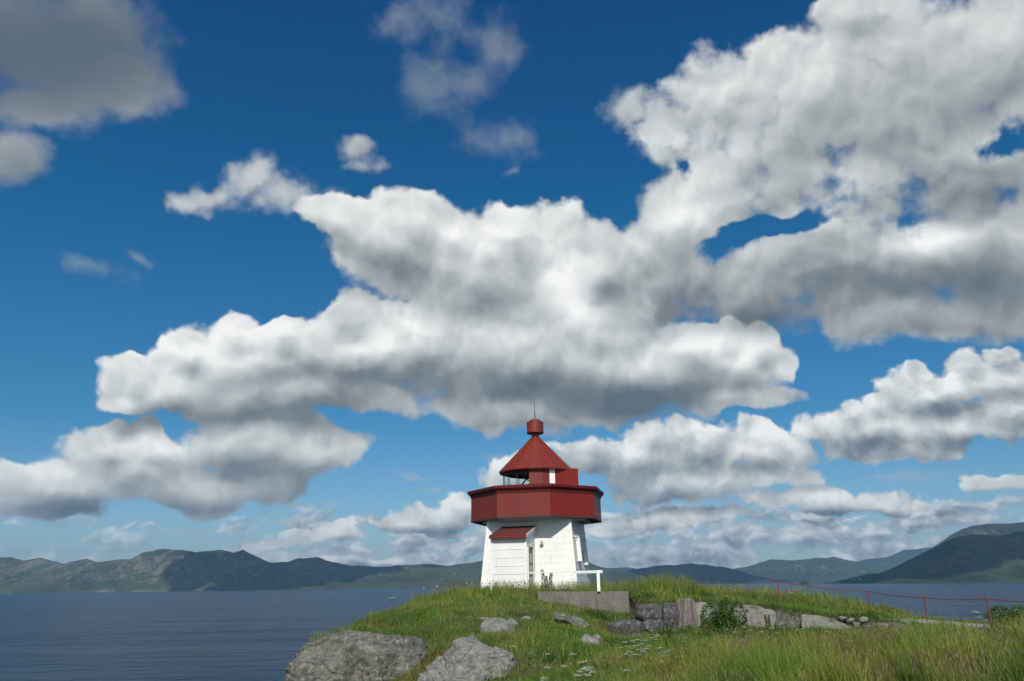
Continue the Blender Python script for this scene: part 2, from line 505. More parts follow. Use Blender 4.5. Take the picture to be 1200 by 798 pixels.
def paint(name, c, c2=None, rough=0.45, vary=0.25, groove=None, grime=0.15, dirt=(0.20, 0.17, 0.12)):
    m_, t, bs = mat(name)
    tc = tcoord(t)
    n1 = t.noise(tc, 0.9, 5, 0.6)
    n2 = t.noise(t.scale(tc, (14, 14, 1.2)), 1.0, 5, 0.65)      # streaks that run down
    n3 = t.noise(tc, 38.0, 3, 0.6)
    c2 = c2 or tuple(v * (1 - vary) for v in c)
    col_ = t.mix(t.mr(n1, 0.35, 0.68), c, c2)
    col_ = t.mix(t.m('MULTIPLY', t.mr(n2, 0.56, 0.78), grime), col_, dirt)
    t.put(bs.inputs['Base Color'], col_)
    t.put(bs.inputs['Roughness'], t.mr(n3, 0.3, 0.7, rough - 0.08, rough + 0.12))
    h = t.m('MULTIPLY', n3, 0.12)
    if groove:
        axis, step = groove
        sp = t.node('ShaderNodeSeparateXYZ', None, {0: tc})
        if axis == 'z':
            v = sp.outputs[2]
        else:                                                # around the drum: boards stand upright
            v = t.m('ADD', sp.outputs[0], t.m('MULTIPLY', sp.outputs[1], 0.9))
        fr = t.m('FRACT', t.m('DIVIDE', v, step))
        g = t.mr(t.m('ABSOLUTE', t.m('SUBTRACT', fr, 0.5)), 0.44, 0.5, 1.0, 0.0)
        h = t.m('ADD', h, t.m('MULTIPLY', g, 1.0))
    bump(t, bs, h, 0.012)
    return m_
M_white = paint('white_paint', (0.80, 0.80, 0.76), (0.70, 0.71, 0.68), 0.5, grime=0.38)
M_trim = paint('white_trim', (0.82, 0.82, 0.79), None, 0.45, 0.08, grime=0.12)
M_red = paint('red_paint', (0.212, 0.012, 0.006), (0.172, 0.013, 0.007), 0.45, groove=('a', 0.16), grime=0.25, dirt=(0.15, 0.035, 0.025))
M_redold = paint('faded_red_paint', (0.178, 0.018, 0.011), (0.140, 0.020, 0.014), 0.6, groove=('a', 0.16), grime=0.25, dirt=(0.15, 0.055, 0.05))
M_redroof = paint('red_sheet_metal', (0.190, 0.019, 0.010), (0.148, 0.021, 0.013), 0.45, grime=0.45, dirt=(0.13, 0.045, 0.03))
M_cornice = paint('dark_red_paint', (0.130, 0.009, 0.006), (0.10, 0.010, 0.007), 0.5, grime=0.1)
M_rustroof = paint('weathered_red_roof', (0.125, 0.022, 0.015), (0.075, 0.020, 0.016), 0.65, grime=0.35, dirt=(0.20, 0.10, 0.08))
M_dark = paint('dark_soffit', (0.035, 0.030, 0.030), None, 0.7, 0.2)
M_darkmetal = paint('dark_metal', (0.03, 0.032, 0.035), None, 0.4, 0.2)
M_door = paint('brown_door', (0.10, 0.055, 0.04), (0.16, 0.12, 0.10), 0.6)
M_rust = paint('rusty_pipe', (0.17, 0.040, 0.030), (0.12, 0.035, 0.028), 0.6, grime=0.4, dirt=(0.22, 0.10, 0.08))
def glass(name):
    m_, t, bs = mat(name)
    bs.inputs['Base Color'].default_value = (0.85, 0.93, 0.93, 1)
    bs.inputs['Transmission Weight'].default_value = 1.0
    bs.inputs['Roughness'].default_value = 0.02
    bs.inputs['IOR'].default_value = 1.02
    bs.inputs['Specular IOR Level'].default_value = 1.0
    return m_
M_glass = glass('lantern_glass')
m_, t, bs = mat('dark_pane'); M_pane = m_
bs.inputs['Base Color'].default_value = (0.02, 0.03, 0.035, 1); bs.inputs['Roughness'].default_value = 0.08

def rockmat(name, c1, c2, c3, sc_=1.0, lichen=0.5, strata=0.5):
    m_, t, bs = mat(name)
    tc = tcoord(t)
    tw = t.vm('ADD', tc, t.vm('SCALE', t.noise(tc, 1.3 * sc_, 3, 0.6, out='Color'), scale=0.5))
    st = t.noise(t.scale(tw, (0.8, 0.8, 5.5), rot=(0.35, 0.25, 0.2)), 1.6 * sc_, 6, 0.62)
    n = t.noise(tc, 3.0 * sc_, 8, 0.68)
    fine = t.noise(tc, 34.0 * sc_, 5, 0.7)
    spots = t.noise(tc, 5.5 * sc_, 7, 0.70)
    v = t.m('ADD', t.m('MULTIPLY', st, strata), t.m('MULTIPLY', n, 1 - strata))
    v = t.m('ADD', v, t.m('MULTIPLY', t.m('SUBTRACT', fine, 0.5), 0.45))
    c = t.ramp(v, [(0.28, c1), (0.50, c2), (0.70, c3)])
    c = t.mix(t.m('MULTIPLY', t.mr(spots, 0.52, 0.62), lichen), c, (0.44, 0.44, 0.40))
    dk = t.noise(t.scale(tc, (1, 1, 1.6), (8, 1, 4)), 1.7 * sc_, 6, 0.7)
    c = t.mix(t.mr(dk, 0.50, 0.64, 0.0, 0.6), c, tuple(v * 0.6 for v in c1))
    yl = t.noise(t.scale(tc, (1, 1, 1), (5, 3, 1)), 7.0 * sc_, 6, 0.7)
    c = t.mix(t.m('MULTIPLY', t.mr(yl, 0.58, 0.70), lichen * 0.55), c, (0.16, 0.15, 0.07))
    cr = t.voro(t.vm('ADD', t.scale(tc, (1, 1, 2.2), rot=(0.4, 0.2, 0)), t.vm('SCALE', t.noise(tc, 2.5, 4, 0.6, out='Color'), scale=0.5)), 0.75 * sc_, 0, feature='DISTANCE_TO_EDGE')
    crk = t.m('MAXIMUM', t.mr(cr, 0.0, 0.014, 0.0, 1.0), t.mr(t.noise(tc, 0.9 * sc_, 3, 0.5), 0.46, 0.52))
    c = t.mix(t.m('SUBTRACT', 1.0, crk), c, (0.035, 0.034, 0.028))
    t.put(bs.inputs['Base Color'], c)
    bs.inputs['Roughness'].default_value = 0.9
    h = t.m('ADD', t.m('MULTIPLY', v, 1.2), t.m('ADD', t.m('MULTIPLY', fine, 0.35), t.m('MULTIPLY', crk, 0.5)))
    bump(t, bs, h, 0.06)
    return m_
M_rock = rockmat('grey_rock', (0.060, 0.060, 0.047), (0.142, 0.140, 0.118), (0.29, 0.285, 0.250), 1.0, 0.5)
M_rock2 = rockmat('pale_rock', (0.13, 0.13, 0.12), (0.24, 0.236, 0.215), (0.37, 0.365, 0.335), 1.2, 0.6)
M_rockdark = rockmat('dark_stone', (0.030, 0.032, 0.034), (0.075, 0.078, 0.080), (0.16, 0.16, 0.155), 1.3, 0.35)
def concrete(name, c1, c2, rough_h=1.0, sc_=1.0, stain=0.5):
    m_, t, bs = mat(name)
    tc = tcoord(t)
    n = t.noise(tc, 1.6 * sc_, 6, 0.65)
    f = t.noise(tc, 30 * sc_, 4, 0.7)
    s = t.noise(t.scale(tc, (7, 7, 0.8)), 1.0 * sc_, 5, 0.6)
    peb = t.voro(tc, 16 * sc_)
    c = t.mix(t.mr(n, 0.3, 0.7), c1, c2)
    c = t.mix(t.m('MULTIPLY', t.mr(f, 0.5, 0.75), 0.5), c, tuple(v * 0.55 for v in c1))
    c = t.mix(t.m('MULTIPLY', t.mr(s, 0.55, 0.75), stain), c, (0.07, 0.068, 0.05))
    ms = t.noise(t.scale(tc, (1, 1, 1), (2, 7, 3)), 2.2 * sc_, 6, 0.72)
    c = t.mix(t.m('MULTIPLY', t.mr(ms, 0.54, 0.64), 0.75), c, (0.085, 0.088, 0.045))
    t.put(bs.inputs['Base Color'], c)
    bs.inputs['Roughness'].default_value = 0.92
    bump(t, bs, t.m('ADD', t.m('MULTIPLY', peb, 0.18 * rough_h), t.m('ADD', f, t.m('MULTIPLY', n, 2))), 0.03 * rough_h)
    return m_
M_conc = concrete('grey_concrete', (0.125, 0.118, 0.105), (0.21, 0.20, 0.18), 0.8, stain=0.9)
M_concpale = concrete('pale_rough_concrete', (0.21, 0.205, 0.18), (0.33, 0.32, 0.29), 1.6, 1.0, 0.8)
M_path = concrete('path_concrete', (0.30, 0.295, 0.275), (0.40, 0.39, 0.36), 0.7, 1.0, 0.3)

def grooved(name):
    m_, t, bs = mat(name)
    tc = tcoord(t)
    g = t.noise(t.scale(tc, (9, 9, 0.6)), 1.0, 4, 0.6)
    n = t.noise(tc, 4.0, 6, 0.65)
    c = t.ramp(g, [(0.30, (0.045, 0.040, 0.030)), (0.5, (0.15, 0.14, 0.12)), (0.68, (0.27, 0.26, 0.235))])
    c = t.mix(t.mr(n, 0.5, 0.7, 0.0, 0.6), c, (0.10, 0.10, 0.06))
    t.put(bs.inputs['Base Color'], c); bs.inputs['Roughness'].default_value = 0.95
    bump(t, bs, t.m('ADD', t.m('MULTIPLY', g, 2.0), n), 0.06)
    return m_
M_slab = grooved('weathered_grooved_stone')

def leafmat(name, rough=0.55, trans=0.30, attr='tone', mul=1.0):
    m_, t, bs = mat(name)
    a = t.node('ShaderNodeAttribute', {'attribute_name': attr}).outputs['Color']
    t.put(bs.inputs['Base Color'], a)
    bs.inputs['Roughness'].default_value = rough
    bs.inputs['Specular IOR Level'].default_value = 0.25
    tr = t.node('ShaderNodeBsdfTranslucent')
    t.put(tr.inputs[0], t.mix(1.0, a, (1.15, 1.25, 0.6), 'MULTIPLY'))
    mx = t.node('ShaderNodeMixShader', None, {0: trans})
    t.l.new(bs.outputs[0], mx.inputs[1]); t.l.new(tr.outputs[0], mx.inputs[2])
    t.l.new(mx.outputs[0], t.n['Material Output'].inputs[0])
    return m_
M_grass = leafmat('grass_blades')
M_leaf = leafmat('leaves', 0.45, 0.3)
M_petal = leafmat('petals', 0.7, 0.35)

# ------------------------------------------------------------------ sea
m_, t, bs = mat('sea_water'); M_sea = m_
tc = tcoord(t)
bs.inputs['Roughness'].default_value = 0.28
bs.inputs['IOR'].default_value = 1.333
bs.inputs['Specular IOR Level'].default_value = 0.33
big = t.noise(t.scale(tc, (0.0016, 0.004, 1)), 1.0, 5, 0.55, 0.6)
t.put(bs.inputs['Base Color'], t.mix(t.mr(big, 0.35, 0.65), (0.002, 0.032, 0.090), (0.006, 0.048, 0.110)))
w1 = t.noise(t.scale(tc, (0.55, 0.95, 1)), 1.0, 7, 0.68, 0.4)
w2 = t.noise(t.scale(tc, (0.09, 0.15, 1)), 1.0, 5, 0.6, 0.4)
w3 = t.noise(t.scale(tc, (0.008, 0.02, 1)), 1.0, 4, 0.6)
hh = t.m('ADD', t.m('MULTIPLY', w1, 1.1), t.m('ADD', t.m('MULTIPLY', w2, 6.0), t.m('MULTIPLY', w3, 7.0)))
gust = t.mr(t.noise(t.scale(tc, (0.006, 0.022, 1), (3, 1, 0)), 1.0, 5, 0.6), 0.35, 0.65, 0.35, 1.5)
bump(t, bs, t.m('MULTIPLY', hh, gust), 2.6, 1.0)
bm = bmesh.new()
ys = [-400, 20, 60, 120, 240, 480, 1000, 2200, 5000, 11000, 24000, 40000]
rows = []
for y in ys:
    w = max(600, abs(y) * 1.6)
    rows.append([bm.verts.new((w * (k / 12.0 - 0.5) * 2, y, SEA)) for k in range(13)])
for a_, b_ in zip(rows, rows[1:]):
    for k in range(12):
        bm.faces.new((a_[k], a_[k + 1], b_[k + 1], b_[k]))
tag(obj('sea', bm, M_sea), 'dark blue fjord water with a fine wind chop', kind='structure')

# ------------------------------------------------------------------ far hills
def hillmat(name, green, rock, heath, sc_=1.0):
    m_, t, bs = mat(name)
    tc = tcoord(t)
    geo = t.node('ShaderNodeNewGeometry')
    nz = t.node('ShaderNodeSeparateXYZ', None, {0: geo.outputs['Normal']}).outputs[2]
    n1 = t.noise(tc, 0.0022 * sc_, 7, 0.62)
    n2 = t.noise(t.scale(tc, (1, 1, 0.35)), 0.012 * sc_, 6, 0.66)
    n3 = t.noise(tc, 0.035 * sc_, 5, 0.7)
    c = t.mix(t.mr(n1, 0.42, 0.60), green, heath)
    c = t.mix(t.m('MULTIPLY', t.mr(n3, 0.45, 0.68), 0.6), c, tuple(v * 0.5 for v in heath))
    rk = t.m('ADD', t.mr(nz, 0.90, 0.70, 0.0, 0.7), t.m('MULTIPLY', t.m('SUBTRACT', n2, 0.5), 1.6))
    c = t.mix(t.mr(rk, 0.30, 0.60), c, rock)
    t.put(bs.inputs['Base Color'], c)
    bs.inputs['Roughness'].default_value = 1.0
    bs.inputs['Specular IOR Level'].default_value = 0.0
    bump(t, bs, t.m('ADD', n2, t.m('MULTIPLY', n3, 0.5)), 45.0 / sc_)
    return m_
M_hillA = hillmat('hill_slopes', (0.085, 0.105, 0.048), (0.155, 0.148, 0.122), (0.050, 0.062, 0.030))
M_hillB = hillmat('far_hill_slopes', (0.065, 0.085, 0.042), (0.12, 0.118, 0.10), (0.040, 0.055, 0.030))
M_hillC = hillmat('wooded_hill_slopes', (0.065, 0.095, 0.034), (0.10, 0.10, 0.075), (0.026, 0.042, 0.018), 1.5)

def hill(name, pts, Y, depth, m_, label, seed=0, ext_l=None, ext_r=None, amp=0.30, step=1.0, gul=260.0, rows=56, ridge_n=1.2):
    pts = list(pts)
    if ext_l: pts = ext_l + pts
    if ext_r: pts = pts + ext_r
    xs = np.array([p[0] for p in pts], float); yv = np.array([p[1] for p in pts], float)
    px = np.arange(xs[0], xs[-1] + step, step)
    py = np.interp(px, xs, yv)
    py = py + fbm(px / 9.0 + seed, px * 0 + seed * 3.1, 4) * ridge_n
    top = np.array([tuple(at(a, b, Y)) for a, b in zip(px, py)])
    H = np.maximum(top[:, 2] - SEA, 1.0)
    endf = np.clip(np.minimum(px - px[0], px[-1] - px) / 12.0, 0, 1)
    H = H * (endf * endf * (3 - 2 * endf))
    n = len(px)
    tt = np.concatenate([np.linspace(0, 1, rows), 1 + np.linspace(0.06, 1, 14)])
    Xg = np.repeat(top[:, 0][None], len(tt), 0)
    shore = depth * (1.0 + 0.35 * fbm(top[:, 0] / 900.0 + seed, top[:, 0] * 0 + 5.5, 4))
    Yg = Y - shore[None] * (1 - tt[:, None])
    Yg[tt > 1] = Y + depth * 1.1 * (tt[tt > 1][:, None] - 1)
    warp = fbm(Xg / 700.0 + seed, Yg / 700.0, 3) * 220
    g = np.abs(fbm((Xg + warp) / gul + seed * 2, Yg / (gul * 4.2), 5, 0.55))
    g2 = fbm((Xg + warp * .5) / (gul * 0.35), Yg / (gul * 0.8) + seed, 4, 0.6)
    prof = np.where(tt <= 1, 0.62 * tt ** 1.15 + 0.38 * np.sin(np.clip(tt, 0, 1) * math.pi / 2) ** 0.8, (2 - tt) ** 1.2 if False else np.clip(2 - tt, 0, 1) ** 1.3)[:, None]
    env = np.sin(np.clip(tt, 0, 1) * math.pi)[:, None] ** 0.8
    Z = H[None] * prof
    Z = Z * (1 - amp * 1.6 * g * env) + H[None] * env * amp * 0.35 * g2
    lim = H[None] * 1.0 + SEA
    Zw = SEA + np.maximum(Z, -3.0)
    sight = (top[:, 2][None] / Y) * Yg - 1.5 * (1 - np.clip(tt, 0, 1))[:, None]
    fr = (tt < 1)[:, None]
    Zw = np.where(fr & (Zw > sight) & (sight > SEA), sight, Zw)
    Zw[0] = SEA - 4
    Zw[-1] = SEA - 4
    V = np.stack([Xg, Yg, Zw], -1).reshape(-1, 3)
    r_, c_ = np.meshgrid(np.arange(len(tt) - 1), np.arange(n - 1), indexing='ij')
    a = (r_ * n + c_).ravel()
    F = np.stack([a, a + 1, a + 1 + n, a + n], -1)
    me = np_mesh(name, V, F.ravel(), np.full(len(F), 4), smooth=True)
    return tag(link(name, me, m_), label, kind='structure')

LEFT = [(0, 652), (12, 652), (26, 656), (47, 653), (62, 657), (76, 661), (83, 658), (102, 654), (114, 659), (135, 656), (157, 653), (166, 646.5),
        (190, 643), (209, 643.7), (228, 646), (256, 643.7), (273, 646.5), (285, 643.5), (297, 650), (316, 658), (337, 658), (351, 653.7), (370, 652),
        (390, 658), (413, 662), (442, 663.6), (468, 662), (503, 660), (522, 662.7), (546, 660), (565, 656), (600, 652), (640, 654), (689, 658), (706, 663.7), (732, 669)]
hill('left_hills', LEFT, 7600, 900, M_hillA, 'long range of steep green and grey hills across the fjord at left', 1.3,
     ext_l=[(-420, 664), (-250, 650), (-100, 646), (-40, 655)], ext_r=[(760, 676), (800, 684)], amp=0.52)
hill('middle_hills', [(700, 672), (732, 669), (749, 666), (767, 662.5), (790, 661), (810, 659.5), (827, 660.6), (853, 664.5), (875, 671), (897, 677), (925, 680)], 8600, 700, M_hillB,
     'low dark blue hills just right of the lighthouse', 4.1, ext_l=[(640, 668)], amp=0.4)
hill('distant_hills', [(840, 669), (871, 664), (905, 655), (931, 656), (957, 653), (968, 653.5), (979, 652), (1001, 657), (1027, 664), (1050, 672), (1075, 680)], 11000, 1500, M_hillA,
     'pale rounded hills at the head of the fjord', 7.7, ext_l=[(780, 676)], amp=0.45)
hill('distant_ridge', [(985, 664), (1009, 656), (1040, 652), (1057, 645), (1083, 641), (1110, 640), (1150, 640)], 13500, 1500, M_hillB,
     'hazy far ridge showing above the slope of the right hill', 9.2, ext_l=[(700, 666), (735, 664), (755, 667), (940, 668)], ext_r=[(1400, 650)], amp=0.25)
hill('right_back_hill', [(1080, 650), (1113, 627), (1125, 620), (1135, 617), (1157, 612.5), (1175, 613), (1200, 611)], 6800, 1000, M_hillB,
     'sunlit green ridge behind the dark right hill', 11.2, ext_l=[(1040, 668)], ext_r=[(1240, 603), (1320, 600), (1450, 640), (1600, 672)], amp=0.25)
hill('right_hill', [(995, 677.5), (1005, 675.5), (1018, 672), (1035, 671), (1048, 664), (1070, 653), (1096, 640), (1118, 629.5), (1139, 626), (1170, 627), (1200, 622)], 4700, 650, M_hillC,
     'dark wooded hillside with a green shore at the right edge', 13.9, ext_r=[(1260, 610), (1350, 606), (1500, 640), (1620, 668)], amp=0.42, gul=200)
hill('islet', [(932, 681.5), (939, 679.5), (946, 679), (952, 681)], 4300, 60, M_hillC, 'small dark wooded islet far out on the water', 3.3, amp=0.2, step=0.5, rows=16, ridge_n=0.3)
# long low pale beaches and fields at the foot of the hills come from the shore material
# ------------------------------------------------------------------ lighthouse
LY = 47.0
LC = at(631.3, 694, LY)
def zat(py, Y, px=628):
    return at(px, py, Y).z
GZ = zat(697, LY)                                    # ground level at the tower
LX = LC.x
L = empty('lighthouse', (LX, LY, GZ), R(-13.5), 'squat white wooden lighthouse with red octagonal gallery and conical red roof on the knoll', 'lighthouse')
def lz(py, Y): return zat(py, Y) - GZ                # height above the lighthouse's ground for a photo row at distance Y

S0, S1 = 5.50, 4.74                                  # side of the square tower at the ground and under the gallery
HT = lz(601, 44.8)
# tapered tower in lapped courses of broad boards
bm = bmesh.new()
courses = 13
for k in range(courses):
    z0, z1 = HT * k / courses, HT * (k + 1) / courses
    s0 = S0 + (S1 - S0) * k / courses + 0.020
    s1 = S0 + (S1 - S0) * (k + 1) / courses
    sq = lambda s, z: [(-s / 2, -s / 2, z), (s / 2, -s / 2, z), (s / 2, s / 2, z), (-s / 2, s / 2, z)]
    ring_loft(bm, [sq(s1 - 0.05, z0 + 0.012), sq(s0, z0), sq(s0, z0 + 0.002), sq(s1 + 0.002, z1 - (0.0 if k < courses - 1 else 0))], cap_top=(k == courses - 1))
obj('tower', bm, M_white, L)
# corner boards
for sx in (-1, 1):
    for sy in (-1, 1):
        a = Vector((sx * (S0 / 2 + 0.02), sy * (S0 / 2 + 0.02), 0)); b = Vector((sx * (S1 / 2 + 0.02), sy * (S1 / 2 + 0.02), HT))
        bm = bmesh.new()
        def ell(p):
            w, t_ = 0.14, 0.03
            return [(p.x + sx * 0.012, p.y + sy * 0.012, p.z), (p.x - sx * w, p.y + sy * 0.012, p.z), (p.x - sx * w, p.y - sy * t_, p.z),
                    (p.x - sx * t_, p.y - sy * t_, p.z), (p.x - sx * t_, p.y - sy * w, p.z), (p.x + sx * 0.012, p.y - sy * w, p.z)]
        ring_loft(bm, [ell(a), ell(b)])
        bmesh.ops.recalc_face_normals(bm, faces=bm.faces)
        obj('corner_board', bm, M_trim, L)
bm = bmesh.new()
box(bm, (0, 0, -0.25), (S0 + 0.16, S0 + 0.16, 0.7))
obj('foundation', bm, M_conc, L)

# octagonal gallery drum: upright boards, soffit, cornice
FR = 1 / math.cos(math.pi / 8)
Zb, Zt = lz(605.5, 43.4), lz(575.5, 43.4)
AP = 3.66
A0 = math.pi / 8
def oct_(ap, z): return ngon(8, ap * FR, z, A0)
bm = bmesh.new()
ring_loft(bm, [oct_(AP, Zb), oct_(AP, Zt)], mis=lambda k, i: 1 if i in (7, 6, 5, 4) else 0)
for f in bm.faces: f.smooth = False
gal = obj('gallery', bm, [M_red, M_redold], L)
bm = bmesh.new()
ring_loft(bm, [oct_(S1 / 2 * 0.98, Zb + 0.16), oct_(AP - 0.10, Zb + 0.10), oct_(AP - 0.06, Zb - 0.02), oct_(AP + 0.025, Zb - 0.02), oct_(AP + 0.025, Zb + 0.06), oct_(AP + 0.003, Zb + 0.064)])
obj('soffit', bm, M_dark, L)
bm = bmesh.new()
ring_loft(bm, [oct_(S1 / 2 + 0.62, Zb - 0.09), oct_(S1 / 2 + 0.64, Zb - 0.09), oct_(S1 / 2 + 0.64, Zb + 0.05), oct_(S1 / 2 + 0.60, Zb + 0.10)])
obj('soffit_board', bm, M_trim, L)
Zc = lz(567.2, 43.2)
bm = bmesh.new()
ring_loft(bm, [oct_(AP - 0.02, Zt - 0.02), oct_(AP + 0.03, Zt - 0.02), oct_(AP + 0.05, Zt + 0.08), oct_(AP + 0.20, Zc - 0.13), oct_(AP + 0.22, Zc), oct_(AP + 0.16, Zc + 0.03)])
obj('cornice', bm, M_cornice, L)
ZD = lz(562.5, 45.2)
bm = bmesh.new()
ring_loft(bm, [oct_(AP + 0.17, Zc + 0.012), oct_(1.9, Zc + 0.20)], cap_top=True)
obj('gallery_roof', bm, M_redroof, L)

# lantern: twelve-sided, glazed on the seaward and rear sides, red sheet on the front
LR = 2.0
z0, z1 = Zc + 0.10, lz(548.3, 45.2)
NS = 16
va = [(LR * math.sin(2 * math.pi * i / NS), -LR * math.cos(2 * math.pi * i / NS)) for i in range(NS)]
def seg_kind(i):
    a = (360.0 * (i + 0.5) / NS) - 13.5                # azimuth seen from the camera, 0 = facing us, positive = right
    a = (a + 180) % 360 - 180
    if -14 < a < 10: return 'panel'
    if 10 <= a < 30: return 'door'
    if 30 <= a < 150: return 'panel'
    return 'glass'
glz = lz(555, 45.0)
bmp, bmd = bmesh.new(), bmesh.new()
for i in range(NS):
    (ax, ay), (bx_, by_) = va[i], va[(i + 1) % NS]
    k = seg_kind(i)
    a_, b_ = Vector((ax, ay, 0)), Vector((bx_, by_, 0))
    mid = (a_ + b_) / 2; dr = (b_ - a_); rotz = Matrix.Rotation(math.atan2(dr.y, dr.x), 3, 'Z')
    if k == 'panel':
        bg_ = bmesh.new()
        box(bg_, (mid.x, mid.y, (z0 + z1) / 2), (dr.length + 0.01, 0.05, z1 - z0), rotz)
        obj('wall_panel', bg_, M_redold, L)
    elif k == 'door':
        q1, q2 = a_.lerp(b_, 0.27), a_.lerp(b_, 0.78)
        box(bmp, (q1.x, q1.y, (z0 + z1) / 2), (dr.length * 0.54, 0.05, z1 - z0), rotz)
        box(bmd, (q2.x, q2.y, (z0 + z1) / 2), (dr.length * 0.44, 0.04, z1 - z0 - 0.04), rotz)
    else:
        bg_ = bmesh.new()
        box(bg_, (mid.x, mid.y, (z0 + z1) / 2), (dr.length - 0.03, 0.012, z1 - z0), rotz)
        obj('glass_pane', bg_, M_glass, L)
        bg_ = bmesh.new()
        bar(bg_, (ax, ay, z0), (ax, ay, z1), 0.022, 6)
        obj('glazing_bar', bg_, M_darkmetal, L)
obj('wall_panel', bmp, M_redold, L)
obj('lantern_door', bmd, M_trim, L)
bm = bmesh.new()
ring_loft(bm, [ngon(NS, LR - 0.06, z0 - 0.05), ngon(NS, LR + 0.05, z0 - 0.05), ngon(NS, LR + 0.05, z0 + 0.06), ngon(NS, LR - 0.06, z0 + 0.06)])
obj('sill_ring', bm, M_cornice, L)
# dark ring behind the glass, standing in for shadow at the lantern's top
bm = bmesh.new()
ring_loft(bm, [ngon(NS, LR - 0.12, z1 - 0.16), ngon(NS, LR - 0.12, z1)])
obj('lantern_shadow_ring', bm, M_darkmetal, L)
# the lamp and its frame inside
bm = bmesh.new()
for k in range(4):
    a = math.pi / 2 * k + 0.5
    p = Vector((math.sin(a) * 1.25, -math.cos(a) * 1.25, z0 - 0.05)); q = Vector((math.sin(a + 0.5) * 0.35, -math.cos(a + 0.5) * 0.35, z1))
    beam(bm, p, q, 0.09, 0.09)
    beam(bm, Vector((p.x * .8, p.y * .8, z0)), Vector((-q.x * 3.4, q.y * 2.2, z1 - 0.1)), 0.06, 0.06)
obj('brace', bm, M_darkmetal, L)
bm = bmesh.new()
bmesh.ops.create_uvsphere(bm, u_segments=16, v_segments=8, radius=0.30, matrix=Matrix.Translation((0.1, 0.1, z0 + 0.35)) @ Matrix.Diagonal((1, 1, 1.2, 1)))
obj('lens', bm, M_glass, L, True)

# conical roof with raised seams
ZE, ZA = lz(547.6, 44.9), lz(513.5, LY)
RE = 2.26
bm = bmesh.new()
rr = [(RE - 0.08, ZE - 0.03), (RE, ZE - 0.05), (RE + 0.02, ZE + 0.01), (RE * 0.70, ZE + (ZA - ZE) * 0.345), (RE * 0.42, ZE + (ZA - ZE) * 0.67), (0.30, ZA)]
ring_loft(bm, [ngon(NS, r_, z_) for r_, z_ in rr] + [ngon(NS, 0.24, ZA + 0.10), ngon(NS, 0.22, ZA + 0.55)], cap_bot=False)
f_ = bm.faces.new([bm.verts.new(p) for p in ngon(NS, RE - 0.02, ZE - 0.01)])
roof = obj('lantern_roof', bm, M_redroof, L)
bm = bmesh.new()
for i in range(NS):
    a = 2 * math.pi * i / NS
    beam(bm, (RE * 1.0 * math.sin(a), -RE * math.cos(a), ZE + 0.03), (0.29 * math.sin(a), -0.29 * math.cos(a), ZA + 0.01), 0.045, 0.05)
obj('roof_seam', bm, M_redroof, roof)
ZV0, ZV1, ZV2 = lz(507.6, LY), lz(494.5, LY), lz(490.3, LY)
bm = bmesh.new()
prof = [(0.22, ZV0 - 0.02), (0.50, ZV0), (0.53, ZV0 + 0.03), (0.53, ZV0 + 0.1), (0.515, ZV0 + 0.12), (0.515, ZV1 - 0.06), (0.53, ZV1 - 0.05), (0.53, ZV1), (0.40, ZV1 + 0.03), (0.34, ZV1 + 0.14), (0.2, ZV2 - 0.03), (0.06, ZV2)]
ring_loft(bm, [ngon(24, r_, z_) for r_, z_ in prof], cap_top=True, cap_bot=True)
obj('vent_cap', bm, M_redroof, roof)
bm = bmesh.new()
bar(bm, (0, 0, ZV2 - 0.05), (0, 0, lz(481, LY)), 0.028, 6)
bar(bm, (0, 0, lz(481, LY) - 0.02), (0, 0, lz(470, LY)), 0.014, 6)
obj('lightning_rod', bm, M_darkmetal, roof)

# red screen box at the lantern's right
bx0 = L.matrix_world
Mi = (Matrix.Translation(L.location) @ Matrix.Rotation(R(-13.5), 4, 'Z')).inverted()
def loc(px, py, Y):
    return Mi @ at(px, py, Y)
p0, p1 = loc(646.2, 565, 45.2), loc(677.3, 547.2, 45.9)
bm = bmesh.new()
dxy = Vector((p1.x - p0.x, p1.y - p0.y, 0)); w_ = dxy.length
rz = Matrix.Rotation(math.atan2(dxy.y, dxy.x), 3, 'Z')
zt = (loc(662, 547.5, 45.5)).z; zb = Zc + 0.10
cen = Vector(((p0.x + p1.x) / 2, (p0.y + p1.y) / 2, (zt + zb) / 2)) + rz @ Vector((0, 0.45, 0))
box(bm, cen, (w_, 0.9, zt - zb), rz)
bevel(bm, 0.015)
obj('screen_box', bm, M_red, L)

# porch on the front wall
pxl = loc(577, 640, 44.5).x
PW = 1.86
PX0 = -S0 / 2 + 1.27
PX1 = PX0 + PW
PD = 2.15
yf = -S0 / 2 - PD
zE, zW = lz(627.0, 42.4), lz(618.6, 44.4)
bm = bmesh.new()
z_lo, z_hi = zE, zW
prs = [(PX0, yf), (PX1, yf), (PX1, -S1 / 2 - 0.02), (PX0, -S1 / 2 - 0.02)]
vb = [bm.verts.new((x, y, -0.1)) for x, y in prs]
vt = [bm.verts.new((x, y, (z_lo if y == yf else z_hi) - 0.05)) for x, y in prs]
for i in range(4):
    j = (i + 1) % 4
    bm.faces.new((vb[i], vb[j], vt[j], vt[i]))
bm.faces.new(vt)
porch = obj('porch', bm, M_white, L)
bm = bmesh.new()
k_ = 0
while 0.30 + k_ * 0.42 < z_lo - 0.1:
    z_ = 0.30 + k_ * 0.42; k_ += 1
    box(bm, ((PX0 + PX1) / 2, yf - 0.006, z_), (PW + 0.02, 0.03, 0.02))
for x in (PX0, PX1):
    box(bm, (x, yf - 0.012, z_lo / 2 - 0.1), (0.12, 0.05, z_lo - 0.06))
obj('porch_batten', bm, M_trim, porch)
bm = bmesh.new()
ov = 0.07
